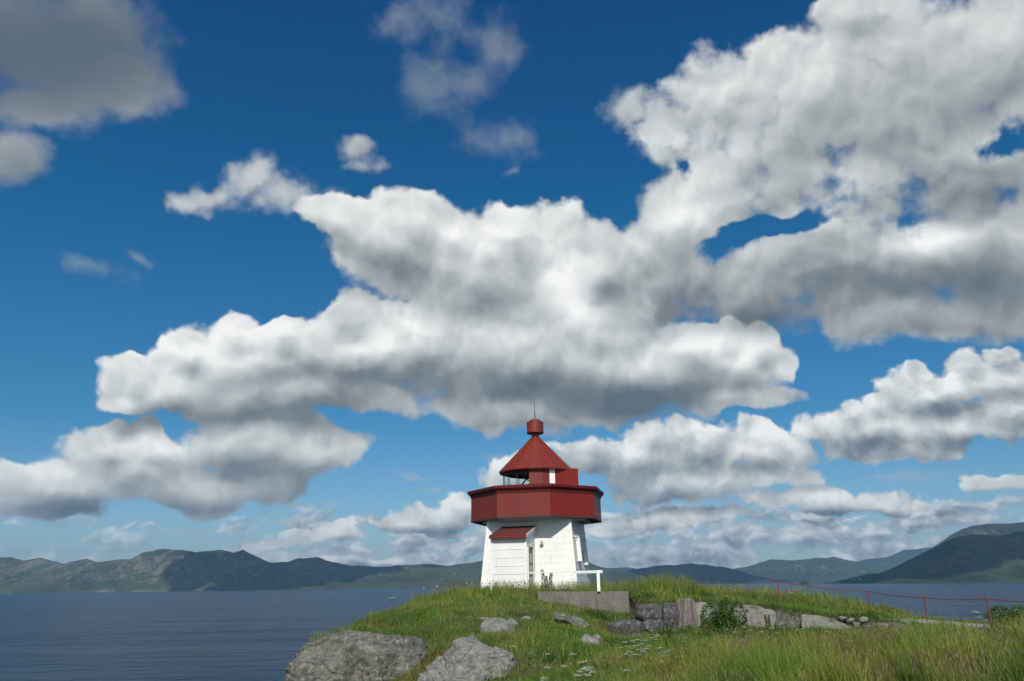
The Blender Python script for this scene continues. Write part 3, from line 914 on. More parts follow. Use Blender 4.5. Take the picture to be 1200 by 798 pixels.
q = [(PX0 - ov, yf - 0.22), (PX1 + ov, yf - 0.22), (PX1 + ov, -S1 / 2 - 0.05), (PX0 - ov, -S1 / 2 - 0.05)]
slope = (z_hi - z_lo) / PD
zz = lambda y: z_lo + (y - yf) * slope
vb = [bm.verts.new((x, y, zz(y) - 0.02)) for x, y in q]; vt = [bm.verts.new((x, y, zz(y) + 0.09)) for x, y in q]
for i in range(4):
    j = (i + 1) % 4
    bm.faces.new((vb[i], vb[j], vt[j], vt[i]))
bm.faces.new(vt); bm.faces.new(list(reversed(vb)))
pr = obj('porch_roof', bm, M_rustroof, porch)
bm = bmesh.new()
box(bm, ((PX0 + PX1) / 2, yf - 0.245, zz(yf - 0.22) + 0.00), (PW + 2 * ov + 0.04, 0.05, 0.19))
obj('porch_fascia', bm, M_cornice, pr)
bm = bmesh.new()
ya = yf - 0.18; yb = -S1 / 2 - 0.1
box(bm, (PX1 + ov + 0.006, (ya + yb) / 2, (zz(ya) + zz(yb)) / 2 + 0.01), (0.03, math.hypot(yb - ya, zz(yb) - zz(ya)), 0.16), Matrix.Rotation(math.atan2(zz(yb) - zz(ya), yb - ya), 3, 'X'))
obj('barge_board', bm, M_trim, pr)
# door with a tall pane in the porch's right side
bm = bmesh.new()
box(bm, (PX1 + 0.02, yf + 0.95, 1.22), (0.06, 1.15, 2.55))
dr_ = obj('door', bm, M_door, porch)
bm = bmesh.new()
for z_ in (0.75, 1.35, 1.95):
    box(bm, (PX1 + 0.052, yf + 0.95, z_), (0.012, 0.75, 0.50))
obj('door_pane', bm, M_pane, dr_)
bm = bmesh.new()
box(bm, (PX1 + 0.035, yf + 0.32, 1.28), (0.09, 0.10, 2.7)); box(bm, (PX1 + 0.035, yf + 1.58, 1.28), (0.09, 0.10, 2.7)); box(bm, (PX1 + 0.035, yf + 0.95, 2.58), (0.09, 1.36, 0.10))
obj('door_frame', bm, M_trim, porch)
# downpipe, lamp
bm = bmesh.new()
bar(bm, (PX0 + 0.28, -S1 / 2 - 0.12, zW + 0.1), (PX0 + 0.28, -S1 / 2 - 0.06, Zb), 0.035, 8)
obj('downpipe', bm, M_trim, L)
lp = Vector((PX1 + 0.42, -(S0 + (S1 - S0) * 0.62) / 2, lz(634, 44.4)))
bm = bmesh.new()
bar(bm, lp, lp + Vector((0, -0.28, 0.05)), 0.018, 6)
box(bm, lp + Vector((0, -0.02, 0.02)), (0.14, 0.05, 0.2))
bmesh.ops.create_cone(bm, cap_ends=True, segments=12, radius1=0.13, radius2=0.04, depth=0.10, matrix=Matrix.Translation(lp + Vector((0, -0.30, 0.06))))
wl = obj('wall_lamp', bm, M_trim, L)
bm = bmesh.new()
bmesh.ops.create_uvsphere(bm, u_segments=12, v_segments=8, radius=0.06, matrix=Matrix.Translation(lp + Vector((0, -0.30, -0.05))))
obj('bulb', bm, M_trim, wl, True)

# right face: two tall shuttered windows with projecting white frames, and a thin rail over them
def face_x(z): return (S0 + (S1 - S0) * z / HT) / 2
def win(y, za, zb_, w, out):
    bm = bmesh.new()
    xa, xb = face_x(za) + out, face_x(zb_) + out
    for s in (-1, 1):
        beam(bm, (xa, y + s * w / 2, za), (xb, y + s * w / 2, zb_), 0.09, 0.20)
    box(bm, (xb - out / 2 + 0.02, y, zb_ + 0.03), (out + 0.14, w + 0.2, 0.07)); box(bm, (xa - out / 2 + 0.03, y, za - 0.02), (out + 0.18, w + 0.2, 0.07))
    fr_ = obj('window', bm, M_trim, L)
    bm = bmesh.new()
    beam(bm, (face_x(za) + 0.03, y, za), (face_x(zb_) + 0.03, y, zb_), w, 0.03)
    bmesh.ops.recalc_face_normals(bm, faces=bm.faces)
    obj('pane', bm, M_pane, fr_)
win(-1.35, lz(656.5, 45.2), lz(629.5, 45.2), 0.26, 0.13)
win(0.85, lz(661, 47.3), lz(646, 47.3), 0.22, 0.13)
bm = bmesh.new()
zr = lz(629, 45.5)
xr = face_x(zr) + 0.16
bar(bm, (xr, -1.9, zr + 0.06), (xr, 2.1, zr - 0.04), 0.02, 6)
for y in (-1.8, 0.0, 2.0):
    bar(bm, (face_x(zr) - 0.02, y, zr), (xr, y, zr), 0.018, 6)
obj('wall_rail', bm, M_trim, L)
# plinth trim at the top of the tower
bm = bmesh.new()
s_ = S1 + 0.07
ring_loft(bm, [[(-s_ / 2, -s_ / 2, z), (s_ / 2, -s_ / 2, z), (s_ / 2, s_ / 2, z), (-s_ / 2, s_ / 2, z)] for z in (HT - 0.16, HT + 0.06)])
obj('frieze_board', bm, M_trim, L)
# ------------------------------------------------------------------ the knoll
def rbf_fit(pts, lam=0.02):
    P_ = np.array(pts, float)
    xy, z = P_[:, :2], P_[:, 2]
    d = np.linalg.norm(xy[:, None] - xy[None], axis=-1)
    n = len(xy)
    A = np.zeros((n + 3, n + 3))
    A[:n, :n] = d + lam * np.eye(n) * -1
    A[:n, n] = 1; A[:n, n + 1:] = xy
    A[n, :n] = 1; A[n + 1:, :n] = xy.T
    w = np.linalg.solve(A, np.concatenate([z, np.zeros(3)]))
    def f(x, y):
        s = np.full(x.shape, w[n]) + w[n + 1] * x + w[n + 2] * y
        for i in range(n):
            s = s + w[i] * np.hypot(x - xy[i, 0], y - xy[i, 1])
        return s
    return f

def pts3(lst):
    return [tuple(at(a, b, Y)) for a, b, Y in lst]
LOW = pts3([
    (366, 755, 30.3), (384, 748, 30.3), (405, 741, 30.4), (430, 736, 30.8), (400, 751, 32), (430, 738, 33), (445, 729, 34), (460, 722, 35), (480, 714, 37), (520, 703, 40), (560, 696, 42), (600, 692, 42), (625, 692, 41),
    (380, 790, 28.0), (400, 768, 29.5), (440, 757, 30.6), (470, 756, 30.6), (500, 742, 30.5), (520, 766, 26.5), (495, 782, 27), (560, 724, 33), (600, 712, 35.5), (600, 748, 28.5),
    (592, 772, 26), (610, 799, 22), (540, 850, 23.0), (430, 880, 24.5), (500, 800, 26.5), (645, 712, 36.6), (690, 727, 35.2), (712, 743, 34.4), (730, 750, 34.2), (660, 735, 32.5), (640, 764, 27.5), (640, 800, 21.5), (700, 755, 30), (720, 779, 26),
    (700, 800, 21.5), (745, 750, 32.5), (780, 764, 29), (780, 800, 21), (820, 745, 33.2), (860, 759, 30), (900, 746, 32.3), (860, 800, 19.5), (960, 753, 30), (960, 800, 18),
    (1040, 757, 28.5), (1050, 800, 17), (1100, 750, 28.6), (1120, 760, 26.0), (1130, 800, 16), (1190, 758, 25), (1200, 800, 15.5), (1290, 765, 22.5), (1350, 800, 15),
])
gz = GZ
LOW += [(-2.0, 46, gz), (0, 45, gz), (LX, LY, gz), (5, 46, gz), (0, 52, gz - .2), (-2, 10, -2.6), (10, 8, -2.0), (4, 14, -2.35), (18, 8, -1.8), (-6, 18, -4.2), (-8, 24, -4.4), (26, 14, -2.2),
        (6, 39.5, gz - 0.45), (10, 44, -0.5), (16, 36, -1.9), (17, 32, -2.0), (19, 27, -2.2)]
UPP = pts3([
    (640, 697, 41), (700, 694, 40), (736, 695, 38.8), (760, 703, 36.6), (800, 703, 36.2), (850, 706, 36.2), (890, 706.5, 36.5), (915, 706.5, 36.3), (950, 713, 35.8), (1000, 720, 34.6),
    (1017, 723, 34.2), (1050, 725, 33.0), (1090, 729.5, 31.5), (1130, 732.5, 30.2), (1162, 734.5, 29), (1200, 738, 27.8), (1250, 744, 26.3),
    (770, 688, 40), (745, 693, 41), (850, 697, 42), (900, 699, 42), (950, 705, 40.5), (1000, 713.5, 38.5), (1050, 724.5, 36.0),
])
UPP += [(LX, LY, gz), (5, 46, gz), (10, 47, -0.55), (0, 44, gz), (19.5, 28, -1.85), (23, 22, -2.2)]
LOWF, UPPF = rbf_fit(LOW), rbf_fit(UPP)
# plan line of the stone retaining wall: (x, y)
WALL = [at(p, 700, Y) for p, Y in ((560, 43.0), (636, 39.4), (655, 38.2), (738, 37.3), (744, 35.7), (850, 35.2), (905, 34.9), (1000, 33.4), (1060, 31.9), (1095, 30.7), (1150, 29.0), (1200, 27.3), (1330, 23.0))]
WX, WY = np.array([p.x for p in WALL]), np.array([p.y for p in WALL])
COAST = np.array([(-6.0, 4), (-5.6, 18), (-6.4, 25.5), (-6.6, 28.4), (-7.5, 30.0), (-7.6, 31.4), (-7.3, 33.0), (-6.2, 36), (-5.0, 40), (-4.2, 44), (-4, 50), (0, 55), (8, 55), (12, 50), (14, 46), (16.6, 42), (17.6, 39), (18.3, 36),
                  (17.9, 33.2), (19.0, 29.4), (20.4, 26), (22.5, 22), (26, 16), (30, 8), (30, 3)], float)
def coast_sd(x, y):
    """positive outside the coast polygon"""
    px_, py_ = COAST[:, 0], COAST[:, 1]
    dmin = np.full(x.shape, 1e9); inside = np.zeros(x.shape, bool)
    n = len(COAST)
    for i in range(n):
        ax, ay, bx, by = px_[i], py_[i], px_[(i + 1) % n], py_[(i + 1) % n]
        t_ = np.clip(((x - ax) * (bx - ax) + (y - ay) * (by - ay)) / ((bx - ax) ** 2 + (by - ay) ** 2), 0, 1)
        dmin = np.minimum(dmin, np.hypot(x - ax - t_ * (bx - ax), y - ay - t_ * (by - ay)))
        c = ((ay > y) != (by > y)) & (x < (bx - ax) * (y - ay) / (by - ay + 1e-12) + ax)
        inside ^= c
    return np.where(inside, -dmin, dmin)
def sstep(a, b, x):
    t_ = np.clip((x - a) / (b - a), 0, 1)
    return t_ * t_ * (3 - 2 * t_)
def ground(x, y):
    x = np.asarray(x, float); y = np.asarray(y, float)
    lo, up = LOWF(x, y), UPPF(x, y)
    wl_ = np.interp(x, WX, WY)
    m = sstep(-0.10, 0.25, y - wl_) * sstep(WX[1] - 0.6, WX[1] + 0.6, x)
    z = lo * (1 - m) + up * m
    z = z + fbm(x / 2.6, y / 2.6, 4) * 0.10 + fbm(x / 0.6 + 4, y / 0.6, 3) * 0.03
    dc = coast_sd(x, y) + fbm(x / 1.8 + 9, y / 1.8, 4) * 0.9
    z = z - np.clip(dc, 0, None) ** 1.25 * 1.9 - sstep(-0.6, 0.2, dc) * 0.12
    return np.maximum(z, SEA - 6)

gx = np.concatenate([np.linspace(-26, -11, 30), np.arange(-10.8, 24, 0.16), np.linspace(24.3, 48, 40)])
gy = np.concatenate([np.arange(2, 14, 0.6), np.arange(14.2, 48, 0.17), np.linspace(48.3, 75, 50)])
GX, GY = np.meshgrid(gx, gy)
GZZ = ground(GX, GY)
V = np.stack([GX, GY, GZZ], -1).reshape(-1, 3)
n = len(gx)
r_, c_ = np.meshgrid(np.arange(len(gy) - 1), np.arange(n - 1), indexing='ij')
a = (r_ * n + c_).ravel()
F = np.stack([a, a + 1, a + 1 + n, a + n], -1)
m_, t, bs = mat('soil_and_turf'); M_soil = m_
tc = tcoord(t)
nzs = t.node('ShaderNodeSeparateXYZ', None, {0: t.node('ShaderNodeNewGeometry').outputs['Normal']}).outputs[2]
n1 = t.noise(tc, 0.8, 6, 0.65); n2 = t.noise(tc, 9.0, 6, 0.7)
c = t.mix(t.mr(n1, 0.35, 0.65), (0.030, 0.042, 0.012), (0.060, 0.058, 0.022))
c = t.mix(t.mr(n2, 0.5, 0.7), c, (0.05, 0.032, 0.016))
rk = t.mix(t.mr(n2, 0.35, 0.65), (0.06, 0.06, 0.052), (0.17, 0.165, 0.15))
c = t.mix(t.mr(nzs, 0.72, 0.55), c, rk)
t.put(bs.inputs['Base Color'], c); bs.inputs['Roughness'].default_value = 1.0
bump(t, bs, n2, 0.08)
me = np_mesh('ground', V, F.ravel(), np.full(len(F), 4), smooth=True)
tag(link('ground', me, M_soil), 'grassy knoll of soil and rock above the fjord', kind='structure')
def gz_at(x, y): return float(ground(np.array([x]), np.array([y]))[0])

# ------------------------------------------------------------------ rocks and stones
EXCL = []           # (x, y, rx, ry, rot, keep_height) footprints where nothing grows
def rock(name, px, py, Y, w, h, d, m_, label, seed=0, boxy=2.4, cuts=10, rough=0.10, rot=(0, 0, 0), sub=5, group=None, cat='rock', excl=0.8, base=1.6, cutr=(0.72, 0.98), smooth=True, frac=0.0, strat=0.0):
    """w, h in photo pixels, d in metres; px, py the middle of the visible face"""
    mpp = Y / 945.0
    c0 = at(px, py, Y)
    sx, sy, sz = w / 2 * mpp, d / 2, h / 2 * mpp
    rnd = random.Random(seed)
    bm = bmesh.new()
    bmesh.ops.create_icosphere(bm, subdivisions=sub, radius=1.0)
    planes = []
    for k in range(cuts):
        nrm = Vector((rnd.gauss(0, 1), rnd.gauss(0, 1), rnd.gauss(0, 1))).normalized()
        planes.append((nrm, rnd.uniform(*cutr)))
    RM = Euler(rot).to_matrix()
    so = Vector((seed * 3.7, seed * 1.3, 0))
    for v in bm.verts:
        p = v.co
        k_ = (abs(p.x) ** boxy + abs(p.y) ** boxy + abs(p.z) ** boxy) ** (-1 / boxy)
        p = p * k_
        for nrm, dd in planes:
            e = p.dot(nrm) - dd
            if e > 0: p = p - nrm * e * 0.92
        q = Vector((p.x * sx, p.y * sy, p.z * sz))
        f1_ = mnoise.fractal(q * 0.9 + so, 0.9, 2.1, 4)
        f2_ = mnoise.fractal(Vector((q.x * 1.3, q.y * 1.3, q.z * 5)) + so, 0.8, 2.2, 5)
        f3_ = mnoise.fractal(q * 6.0 + so, 0.7, 2.2, 3)
        s_ = min(sx, sy, sz)
        q = q + p.normalized() * (f1_ * rough * 1.6 + f2_ * rough * 0.8 + f3_ * rough * 0.16) * min(1.0, s_ * 1.4)
        if strat:
            u_ = q.dot(Vector((0.35, -0.25, 0.9))) * 1.7 + f1_ * 0.9
            u_ = u_ - math.floor(u_)
            q = q - p.normalized() * strat * (u_ ** 3)
        if frac:
            w_ = q * 0.42 + so + Vector((f1_, f2_, f3_)) * 0.22
            dd_ = mnoise.voronoi(Vector((w_.x, w_.y, w_.z * 1.5)))[0]
            g_ = dd_[1] - dd_[0]
            cell = mnoise.cell(mnoise.voronoi(Vector((w_.x, w_.y, w_.z * 1.5)))[1][0] * 7.3)
            q = q - p.normalized() * (frac * (1.0 - min(1.0, g_ / 0.045)) + (cell - 0.5) * frac * 0.8)
        if q.z < 0: q.z *= base
        v.co = RM @ q
    o = obj(name, bm, m_, None, smooth)
    o.location = c0
    tag(o, label, cat, group)
    if excl: EXCL.append((c0.x, c0.y, sx * excl, sy * excl, c0.z + sz))
    return o

rock('boulder', 425, 824, 28.9, 170, 150, 4.2, M_rock, 'huge grey lichened boulder at the left end of the knoll above the sea', 3, 2.9, 14, 0.075, frac=0.15, strat=0.07, sub=7, excl=0.74, base=2.6, rot=(0.0, 0.10, 0.1), cutr=(0.88, 1.05))
e_ = EXCL[-1]; EXCL[-1] = (e_[0] + 0.15, e_[1] - 0.9, e_[2], e_[3] * 0.95, e_[4])
rock('boulder', 551, 816, 25.9, 118, 124, 3.2, M_rock2, 'grey sloping boulder beside the huge one, split by grassy cracks', 11, 2.5, 14, 0.065, frac=0.14, strat=0.08, sub=7, excl=0.74, base=2.2, rot=(0.05, 0.20, -0.2), cutr=(0.72, 0.96))
rock('rock', 583, 740, 29.8, 46, 32, 1.5, M_rock2, 'rounded grey rock in the grass above the sloping boulder', 5, 2.3, 8, 0.06, rot=(0.1, 0.12, 0), excl=0.9)
rock('rock', 594, 757, 28.0, 26, 9, 0.8, M_rock2, 'thin pale stone just below the rounded grey rock', 6, 2.3, 8, 0.04)
rock('rock', 568, 725, 32.6, 13, 6, 0.5, M_rock2, 'little pale stone behind the rounded grey rock', 8, 2.2, 6, 0.03)
rock('rock', 615, 727, 33.8, 17, 11, 0.7, M_rock2, 'small pinkish stone in dry grass left of the concrete wall', 9, 2.3, 6, 0.04)
rock('rock', 599, 732, 31.5, 16, 14, 0.7, M_rock2, 'small grey stone right of the rounded grey rock', 19, 2.3, 6, 0.04)
rock('rock', 668, 727, 33.6, 44, 13, 1.3, M_rock, 'low flat grey slab of rock below the concrete wall', 12, 2.6, 8, 0.05, rot=(0, 0.25, 0), excl=0.95)
rock('rock', 690, 757, 29.7, 26, 26, 1.0, M_rock2, 'grey lichened rock standing in the grass below the flat slab', 14, 2.4, 10, 0.06, excl=0.8)
rock('rock', 700, 748, 30.2, 12, 10, 0.5, M_rock2, 'little pale stone leaning on the lichened rock', 15, 2.2, 6, 0.03)

EXCL.append((at(340, 785, 28.6).x, 28.4, 1.0, 1.3, 0))
# stone revetment under the terrace: every block is a thing
G_ = 'blocks of the broken stone wall'
blk = [
    (733, 741, 35.0, 40, 28, 1.0, M_rockdark, 'dark stone block under the right end of the concrete wall, lowest of the broken wall', 21, (0, 0.05, 0.1)),
    (762, 717, 35.5, 32, 15, 1.0, M_rockdark, 'dark wedge-shaped block at the top of the broken wall, under overhanging grass', 22, (0, 0.12, -0.1)),
    (766, 734, 35.2, 28, 18, 0.9, M_rockdark, 'grey squarish block in the middle of the broken wall', 23, (0, -0.04, 0.1)),
    (785, 728, 35.0, 19, 42, 0.8, M_rockdark, 'dark fissured stone standing upright left of the pointed slab', 24, (0, 0.08, 0)),
    (746, 752, 34.5, 20, 16, 0.7, M_rock, 'grey block half hidden by white flowers at the foot of the broken wall', 25, (0, 0.1, 0)),
    (825, 721, 35.1, 25, 32, 0.8, M_concpale, 'pale crumbling concrete stump between the pointed slab and the bush', 26, (0, 0.02, 0)),
    (1044, 737, 32.0, 34, 15, 0.9, M_rock, 'grey block at the foot of the path near the second railing post', 27, (0, 0.05, 0)),
    (1022, 738, 32.4, 22, 14, 0.8, M_rockdark, 'dark block at the right end of the sloping wall slab', 28, (0, -0.1, 0)),
    (1059, 739, 31.5, 20, 14, 0.8, M_rock, 'grey block at the far right end of the broken wall', 29, (0, 0.1, 0)),
    (921, 733, 34.0, 24, 12, 0.8, M_rock, 'grey stone in the gap between the two long pale wall pieces', 30, (0, 0.0, 0)),
]
for (px, py, Y, w, h, d, mm, lab, sd, rt) in blk:
    rock('stone_block', px, py, Y, w, h, d, mm, lab, sd, 3.6, 9, 0.085, rt, 5, G_, 'stone block', excl=0.8, base=1.4, cutr=(0.92, 1.25))
for k, (px, py) in enumerate(((987, 723.5), (997, 726), (1009, 729.5), (1003, 731), (1012, 724.5))):
    rock('stone', px, py, 33.6 - 0.08 * k, 10, 5, 0.35, M_rock2, 'small pale stone lying in the weeds on top of the sloping wall slab', 40 + k, 3.2, 9, 0.05, sub=4, cutr=(0.6, 0.9),
         group='small pale stones on the wall slab', cat='stone', excl=0)

def slab(name, top, bot, Y0, Y1, thick, m_, label, seed=0, rough=0.03, cat='wall', group=None, lean=0.0, seg=0.09, tag_it=True, parent=None, excl=0.0):
    """upright slab: top and bot are lists of (px, py) left to right, Y goes from Y0 to Y1"""
    n_ = len(top)
    x0, x1 = top[0][0], top[-1][0]
    def Yof(px): return Y0 + (Y1 - Y0) * (px - x0) / (x1 - x0)
    A = [at(p[0], p[1], Yof(p[0])) for p in top]
    B = [at(p[0], p[1], Yof(p[0])) for p in bot]
    L_ = (A[-1] - A[0]).length
    nx = max(6, int(L_ / seg)); hh_ = max((a - b).length for a, b in zip(A, B)); nz_ = max(4, int(hh_ / seg)); nt = max(2, int(thick / seg))
    def interp(arr, u):
        f = u * (n_ - 1); i = min(int(f), n_ - 2); return arr[i].lerp(arr[i + 1], f - i)
    dirv = (A[-1] - A[0]); back = Vector((-dirv.y, dirv.x, 0)).normalized() * thick
    if back.y < 0: back = -back
    cen = (A[0] + A[-1]) / 2
    bm = bmesh.new()
    grid = {}
    def P3(i, j, k):
        if (i, j, k) in grid: return grid[(i, j, k)]
        u, w_, s = i / nx, j / nz_, k / nt
        p = interp(B, u).lerp(interp(A, u), w_) + back * s
        nse = Vector((mnoise.fractal(p * 1.3 + Vector((seed, 0, 0)), 0.8, 2.1, 5), mnoise.fractal(p * 1.3 + Vector((0, seed, 5)), 0.8, 2.1, 5), mnoise.fractal(p * 1.3 + Vector((3, 0, seed)), 0.8, 2.1, 5)))
        p = p + nse * rough
        # worn arrises
        e = (u in (0, 1)) + (w_ == 1) + (s in (0, 1))
        if e >= 2:
            c_ = cen.copy(); c_.z = p.z - 0.3
            p = p + (c_ - p).normalized() * rough * 0.6
        v = bm.verts.new(p - cen); grid[(i, j, k)] = v
        return v
    for i in range(nx):
        for j in range(nz_):
            bm.faces.new((P3(i, j, 0), P3(i + 1, j, 0), P3(i + 1, j + 1, 0), P3(i, j + 1, 0)))
            bm.faces.new((P3(i, j, nt), P3(i, j + 1, nt), P3(i + 1, j + 1, nt), P3(i + 1, j, nt)))
    for i in range(nx):
        for k in range(nt):
            bm.faces.new((P3(i, nz_, k), P3(i + 1, nz_, k), P3(i + 1, nz_, k + 1), P3(i, nz_, k + 1)))
    for j in range(nz_):
        for k in range(nt):
            bm.faces.new((P3(0, j, k), P3(0, j + 1, k), P3(0, j + 1, k + 1), P3(0, j, k + 1)))
            bm.faces.new((P3(nx, j, k), P3(nx, j, k + 1), P3(nx, j + 1, k + 1), P3(nx, j + 1, k)))
    o = obj(name, bm, m_, parent)
    o.location = cen
    if tag_it: tag(o, label, cat, group)
    return o

# smooth grey concrete wall in front of the lighthouse, on its footing
cw = slab('concrete_wall', [(630, 692.8), (737, 692.2)], [(630, 728), (737, 716.5)], 38.4, 37.2, 0.55, M_conc, 'smooth grey concrete wall on the knoll in front of the lighthouse', 1, 0.010)
slab('wall_footing', [(711, 715.8), (737.5, 716)], [(711, 736), (737.5, 733)], 37.5, 37.15, 0.45, M_conc, 'square concrete footing block under the right end of the smooth concrete wall', 2, 0.012, cat='footing')
slab('stone_slab', [(792, 704), (797, 700.5), (803, 701), (808, 698.2), (814.5, 703)], [(793, 748), (798, 748), (804, 748), (809, 748), (815, 748)], 35.0, 34.9, 0.30, M_slab,
     'tall pointed grey slab with vertical grooves standing in the middle of the broken wall', 3, 0.05, cat='stone slab', seg=0.05)
slab('broken_wall', [(853, 709), (870, 708.5), (890, 711), (909, 716)], [(853, 742), (870, 742), (890, 742), (909, 742)], 35.2, 34.7, 0.6, M_concpale,
     'long pale rough concrete wall piece right of the leafy bush', 4, 0.06, cat='wall', seg=0.06)
slab('broken_wall', [(938.5, 720), (958, 721), (980, 727), (1006, 737)], [(938.5, 745), (958, 745), (980, 745), (1006, 745)], 34.0, 33.2, 0.6, M_concpale,
     'pale wall piece with a sloping top and a dark crack at its left end, below the first railing posts', 5, 0.05, cat='wall', seg=0.06)

# concrete path along the edge
PATH = [at(p, q, Y) for p, q, Y in ((1420, 771, 21.5), (1330, 757, 24), (1250, 743, 26.6), (1200, 735.8, 28.3), (1162, 732.6, 29.5), (1130, 730.2, 30.5), (1090, 727.6, 31.9), (1050, 723.0, 33.2), (1000, 717.2, 34.9),
                                    (950, 711.3, 35.9), (900, 704.0, 36.7), (870, 702.5, 37.0), (830, 700.5, 37.8))]
bm = bmesh.new()
rows = []
N_ = 8
for i in range((len(PATH) - 1) * N_ + 1):
    k, f = divmod(i, N_)
    if k == len(PATH) - 1: k, f = k - 1, N_
    p = PATH[k].lerp(PATH[k + 1], f / N_)
    d = (PATH[min(k + 1, len(PATH) - 1)] - PATH[k]); s = Vector((d.y, -d.x, 0)).normalized()
    if p.x < 16.0: p = p - Vector((0, 0, 0.10 * min(1.0, (16.0 - p.x) / 1.0)))
    w1_ = 0.62 + 0.05 * mnoise.noise(p * 1.1); w2_ = 0.62 + 0.05 * mnoise.noise(p * 1.3 + Vector((9, 0, 0)))
    z_ = mnoise.fractal(p * 1.5, 0.8, 2, 3) * 0.02
    A_, B_ = p + s * w1_, p - s * w2_
    rows.append([bm.verts.new((q.x, q.y, q.z + dz)) for q, dz in ((A_, -0.34), (A_, z_ - 0.02), (A_.lerp(B_, 0.03), z_), (A_.lerp(B_, 0.5), z_ + 0.02), (A_.lerp(B_, 0.97), z_), (B_, z_ - 0.02), (B_, -0.34))])
for a_, b_ in zip(rows, rows[1:]):
    for k in range(6):
        bm.faces.new((a_[k], b_[k], b_[k + 1], a_[k + 1]))
bm.faces.new(rows[0]); bm.faces.new(list(reversed(rows[-1])))
bmesh.ops.recalc_face_normals(bm, faces=bm.faces)
tag(obj('path', bm, M_path), 'narrow pale concrete path along the edge of the knoll', kind='structure')
PATHXY = [(p.x, p.y) for p in PATH]

# ------------------------------------------------------------------ railings
rail = empty('railing', at(1017, 722, 34.4), 0, 'thin rusty red railing of leaning posts and one pipe rail beside the path', 'railing')
ro = Vector(rail.location)
posts = [((912, 681), (912, 707), 36.4), ((1017, 692.5), (1018.5, 723), 34.4), ((1083, 699.8), (1087, 729), 31.6), ((1156.5, 701), (1163, 733.6), 29.3), ((1262, 706), (1266, 744), 26.6)]
tops = []
for k, (a_, b_, Y) in enumerate(posts):
    bm = bmesh.new()
    p, q = at(*a_, Y), at(*b_, Y)
    q2 = q + (q - p).normalized() * 0.25
    bar(bm, p - ro, q2 - ro, 0.028, 8)
    bar(bm, p - ro + Vector((0, 0, -0.03)), p - ro + Vector((0, 0, 0.045)), 0.052, 8)
    obj('post', bm, M_rust, rail)
    tops.append(p)
bm = bmesh.new()
bar(bm, at(907, 680.3, 36.7) - ro, tops[0] - ro, 0.016, 8)
for a_, b_ in zip(tops, tops[1:]):
    pr_ = None
    for s in range(9):
        f = s / 8
        p = a_.lerp(b_, f) - ro - Vector((0, 0, 0.05 * math.sin(math.pi * f)))
        if pr_ is not None: bar(bm, pr_, p, 0.017, 8)
        pr_ = p
obj('rail', bm, M_rust, rail)

wr = empty('handrail', at(701, 691, 37.5), 0, 'white wooden handrail with a stout end post in front of the lighthouse', 'handrail')
wo = Vector(wr.location)
bm = bmesh.new()
pe, pm, pl = at(706, 669.3, 37.5), at(674, 670.2, 38.4), at(568, 671.6, 41.2)
beam(bm, pe - wo, pm - wo, 0.10, 0.135)
bevel(bm, 0.01)
obj('top_rail', bm, M_trim, wr)
bm = bmesh.new()
beam(bm, pm - wo + Vector((0, 0, 0.03)), pl - wo, 0.05, 0.055)
obj('thin_rail', bm, M_trim, wr)
bm = bmesh.new()
box(bm, at(701.2, 680.4, 37.5) - wo, (0.145, 0.12, 0.92))
bevel(bm, 0.01)
obj('post', bm, M_trim, wr)
for px, Y in ((576, 41.0),):
    bm = bmesh.new()
    t_ = pm.lerp(pl, (674 - px) / (674 - 568))
    box(bm, t_ - wo + Vector((0, 0, -0.5)), (0.06, 0.06, 1.0))
    obj('post', bm, M_trim, wr)

# little farmhouses on the far shore
from mathutils.bvhtree import BVHTree
def bvh_of(*names):
    vs, fs = [], []
    for nm in names:
        me = bpy.data.objects[nm].data; o_ = len(vs)
        vs += [v.co.copy() for v in me.vertices]; fs += [tuple(i + o_ for i in p.vertices) for p in me.polygons]
    return BVHTree.FromPolygons(vs, fs)
BV = bvh_of('left_hills', 'right_hill')
def house(px, py, Y, w, wall, roofc, label, grp='white houses on the far shore'):
    hit = BV.ray_cast(EYE, ray(px, py))[0]
    w *= 0.65
    p = at(px, py, Y) if hit is None else hit + Vector((0, 0, 1.5))
    h = empty('house', p, random.Random(px).uniform(-0.5, 0.5), label, 'house', grp)
    bm = bmesh.new(); box(bm, (0, 0, w * 0.22), (w, w * 0.6, w * 0.44 + 6)); obj('wall', bm, wall, h)
    bm = bmesh.new()
    z0_ = w * 0.44 + 3
    vs = [bm.verts.new(c) for c in ((-w * .55, -w * .36, z0_), (w * .55, -w * .36, z0_), (w * .55, w * .36, z0_), (-w * .55, w * .36, z0_), (-w * .55, 0, z0_ + w * .28), (w * .55, 0, z0_ + w * .28))]
    for f in ((0, 1, 5, 4), (2, 3, 4, 5), (1, 2, 5), (3, 0, 4), (3, 2, 1, 0)): bm.faces.new([vs[i] for i in f])
    obj('roof', bm, roofc, h)
M_far = paint('far_house_paint', (0.55, 0.55, 0.52))
M_slate = paint('slate_roof', (0.06, 0.06, 0.065), None, 0.7, 0.2)
for px, py, w, lab in ((512, 687.2, 22, 'tiny white house on the far shore left of the lighthouse, nearest the water'), (535, 686.9, 18, 'tiny white house on the far shore close to the lighthouse'),
                       (547, 683.6, 20, 'tiny white house a little up the slope, closest to the lighthouse'), (553, 684.6, 14, 'very small white cottage beside the highest far house'),
                       (497, 688.4, 13, 'very small white cottage at the waterline left of the other far houses')):
    house(px, py, 6600, w, M_far, M_slate, lab)
for px, py, w, lab in ((1001, 678.7, 9, 'tiny pale boathouse on the headland below the right hill, leftmost'), (1008, 678.4, 12, 'tiny pale boathouse on the headland below the right hill, rightmost')):
    house(px, py, 4000, w, M_far, M_slate, lab, 'pale boathouses on the right headland')
